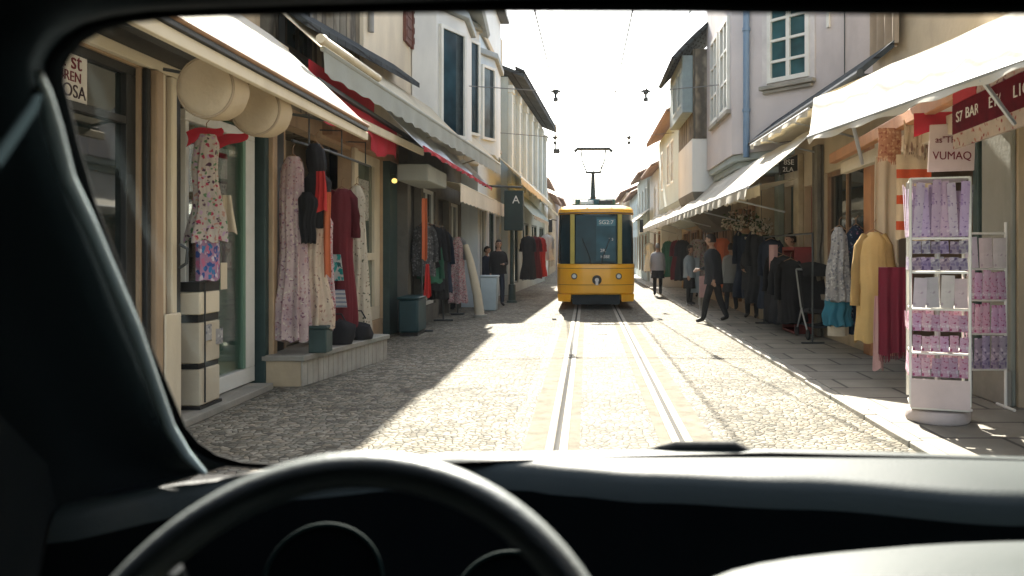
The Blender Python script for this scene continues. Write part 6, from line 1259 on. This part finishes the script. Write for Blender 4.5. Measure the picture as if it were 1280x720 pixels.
    for sg, nm in ((-1, 'R'), (1, 'L')):
        p0 = J['palm' + nm][1]; dv = (p0 - J['wrist' + nm][1]).normalized(); ax = Vector((0, -1, 0)) - dv * dv.dot(Vector((0, -1, 0))); ax.normalize(); cu = Vector((-sg, 0, 0)) * .35
        for q, (o_, l_) in enumerate(((-.027, .058), (-.009, .072), (.009, .078), (.027, .070))):
            s0 = p0 - ax * o_ * k; m1 = s0 + (dv + cu * .3).normalized() * l_ * .55 * k; e1 = m1 + (dv + cu * 1.6).normalized() * l_ * .5 * k; mb.tube([s0, m1, e1], [.0095 * k, .009 * k, .007 * k], 7, mi=2)
        s0 = p0 - dv * .03 * k + ax * .024 * k; mb.tube([s0, s0 + (ax * .8 + dv).normalized() * .035 * k, s0 + (ax * .3 + dv).normalized() * .07 * k + ax * .012 * k], [.011 * k, .010 * k, .008 * k], 7, mi=2)
    mb.build('body', mats, t, local=True, smooth=80)
    # hair
    rings = []
    for a in range(0, 12):
        ph = math.pi * a / 18 * 1.02; rg = []
        for b in range(24):
            th = 2 * math.pi * b / 24; d = Vector((math.sin(ph) * math.cos(th), math.sin(ph) * math.sin(th), math.cos(ph))); face = d.y < -.25 and d.z < .42
            s_ = .90 if face else 1.10 + .03 * math.sin(b * 5 + a * 3)
            rg.append(hc + (rz_ @ Vector((d.x * .076 * s_, d.y * .098 * s_ + .004, d.z * .118 * s_ + .004))) * k)
        rings.append(rg)
    hm = MB(); hm.loft(rings)
    if longhair: hm.loft([[hc + (rz_ @ Vector((w_ * math.cos(q * .524), .05 + .035 * math.sin(q * .524), zz))) * k for q in range(12)] for zz, w_ in ((.03, .07), (-.08, .085), (-.18, .075), (-.26, .04))])
    hm.build('hair', hair, t, local=True, smooth=80)
    def shell(name, mat, lv, pl=6, amp=.03):
        rr = []
        for q, (zz, w_, d_, oy) in enumerate(lv):
            u = q / (len(lv) - 1); rr.append([Vector((w_ * math.cos(a) * (1 + amp * u * math.sin(pl * a + q)), oy + d_ * math.sin(a) * (1 + amp * u * math.sin(pl * a + 1)), zz)) * k for a in [2 * math.pi * i / 40 for i in range(40)]])
        s = MB(); s.loft(rr, True, False, False); s.build(name, mat, t, local=True, smooth=70)
    if jacket: shell('jacket', jacket, [(1.46, .08, .08, ly), (1.43, .15, .11, ly), (1.36, .225, .15, ly * .85), (1.25, .23, .165, ly * .6), (1.10, .215, .16, ly * .3), (.95, .22, .165, 0), (hem, .235, .185, 0)], 5, .04)
    if skirt: shell('skirt', skirt[0], [(1.02, .145, .115, 0), (.92, .185, .14, 0), (.75, .20, .16, 0), (skirt[1], .22 + abs(stride) * .1, .18 + abs(stride) * .5, 0)], 8, .06)
    if bag:
        b = MB(); p = J['palmL'][1]; b.sheet(lambda u, v: p + Vector((.0 + .03 * math.sin(math.pi * u), (u - .5) * .28, -.08 - .32 * v)) * k, 10, 8, .07 * k); bo = b.build('bag_placeholder', bag[0], None, local=True)
        bpy.data.objects.remove(bo)
    return t
person('person in dark jacket and trousers striding across the right footway edge', gx(893, 15.9), 15.95, .0, R(-120), 1.77, m_black2, m_black, m_hair, stride=.19, swing=.16, lean=.04, jacket=m_black2, hem=.78, armr=((-.22, -.14, 1.13), (-.16, -.36, 1.06)))
person('person seen from behind in pale grey shirt and dark shorts by the tram', gx(822, 25.4), 25.4, .0, R(172), 1.66, m_greyc, m_black, m_hair2, stride=.10, swing=.08, jacket=M('pale_shirt', (.42, .41, .42), .85, .1, 3), hem=.86, skirt=(m_black2, .60))
person('person in grey-blue top and dark skirt standing behind the strider', gx(861, 20.6), 20.5, KZ, R(60), 1.52, m_steelb, m_black, m_hair, jacket=m_steelb, hem=.82, skirt=(m_black, .50), longhair=True)
person('person in grey shirt and dark shorts standing at the right shop door', gx(915, 18.2), 18.3, KZ, R(190), 1.55, m_greyc, m_black2, m_hair, stride=.06, jacket=M('grey_shirt', (.20, .21, .22), .85, .1, 3), hem=.75, skirt=(m_black2, .52))
person('person all in dark clothes among the hanging coats on the right', gx(944, 16.3), 16.6, KZ, R(-30), 1.68, m_black, m_black, m_hair, jacket=m_black2, hem=.62, longhair=True, armr=((-.22, .0, 1.12), (-.12, -.22, 1.05)))
person('person in long black coat facing the right shop window', gx(966, 15.2), 15.3, KZ, R(150), 1.66, m_black, m_black, m_hair, jacket=m_black, hem=.45, longhair=True)
person('person in charcoal jacket and dark cap of hair beside the pushchair', gx(988, 14.6), 14.5, KZ, R(-80), 1.70, m_black2, m_black, m_hair, stride=.08, jacket=m_black2, hem=.74, armr=((-.22, -.10, 1.12), (-.14, -.30, 1.08)))
person('person in dark green coat further back under the long white awning', gx(905, 21.5), 21.4, KZ, R(30), 1.68, m_black, m_black2, m_hair, jacket=M('dark_green_coat', (.018, .03, .024), .9, .2, 4), hem=.6)
person('person in brown jacket far back beside the grey-blue board', gx(876, 24.0), 24.0, KZ, R(-20), 1.70, m_black2, m_black, m_hair2, jacket=M('brown_jacket', (.08, .05, .035), .9, .2, 4), hem=.75)
person('person in black top standing behind the pale bin on the left', gx(622, 20.6), 20.8, 0, R(20), 1.72, m_black, m_navy, m_hair, jacket=m_black, hem=.86, longhair=True, arml=((.21, -.05, 1.12), (.08, -.24, 1.12)))
person('person in navy clothes standing by the pale left windows', gx(607, 21.8), 22.0, 0, R(70), 1.55, m_navy, m_black, m_hair, jacket=m_navy, hem=.8)

hz = MB(); hz.box(-30, 30, -8, 140, -1.2, 16)
m, nt, out = _new('street_haze'); pv_ = _n(nt, 'ShaderNodeVolumePrincipled'); pv_.inputs['Color'].default_value = (.88, .94, 1.0, 1); pv_.inputs['Density'].default_value = .0002; pv_.inputs['Anisotropy'].default_value = .2
nt.links.new(pv_.outputs[0], out.inputs['Volume']); hzo = hz.build('haze', m, smooth=0); tag(hzo, 'thin bright haze in the air down the street', 'haze', kind='stuff')
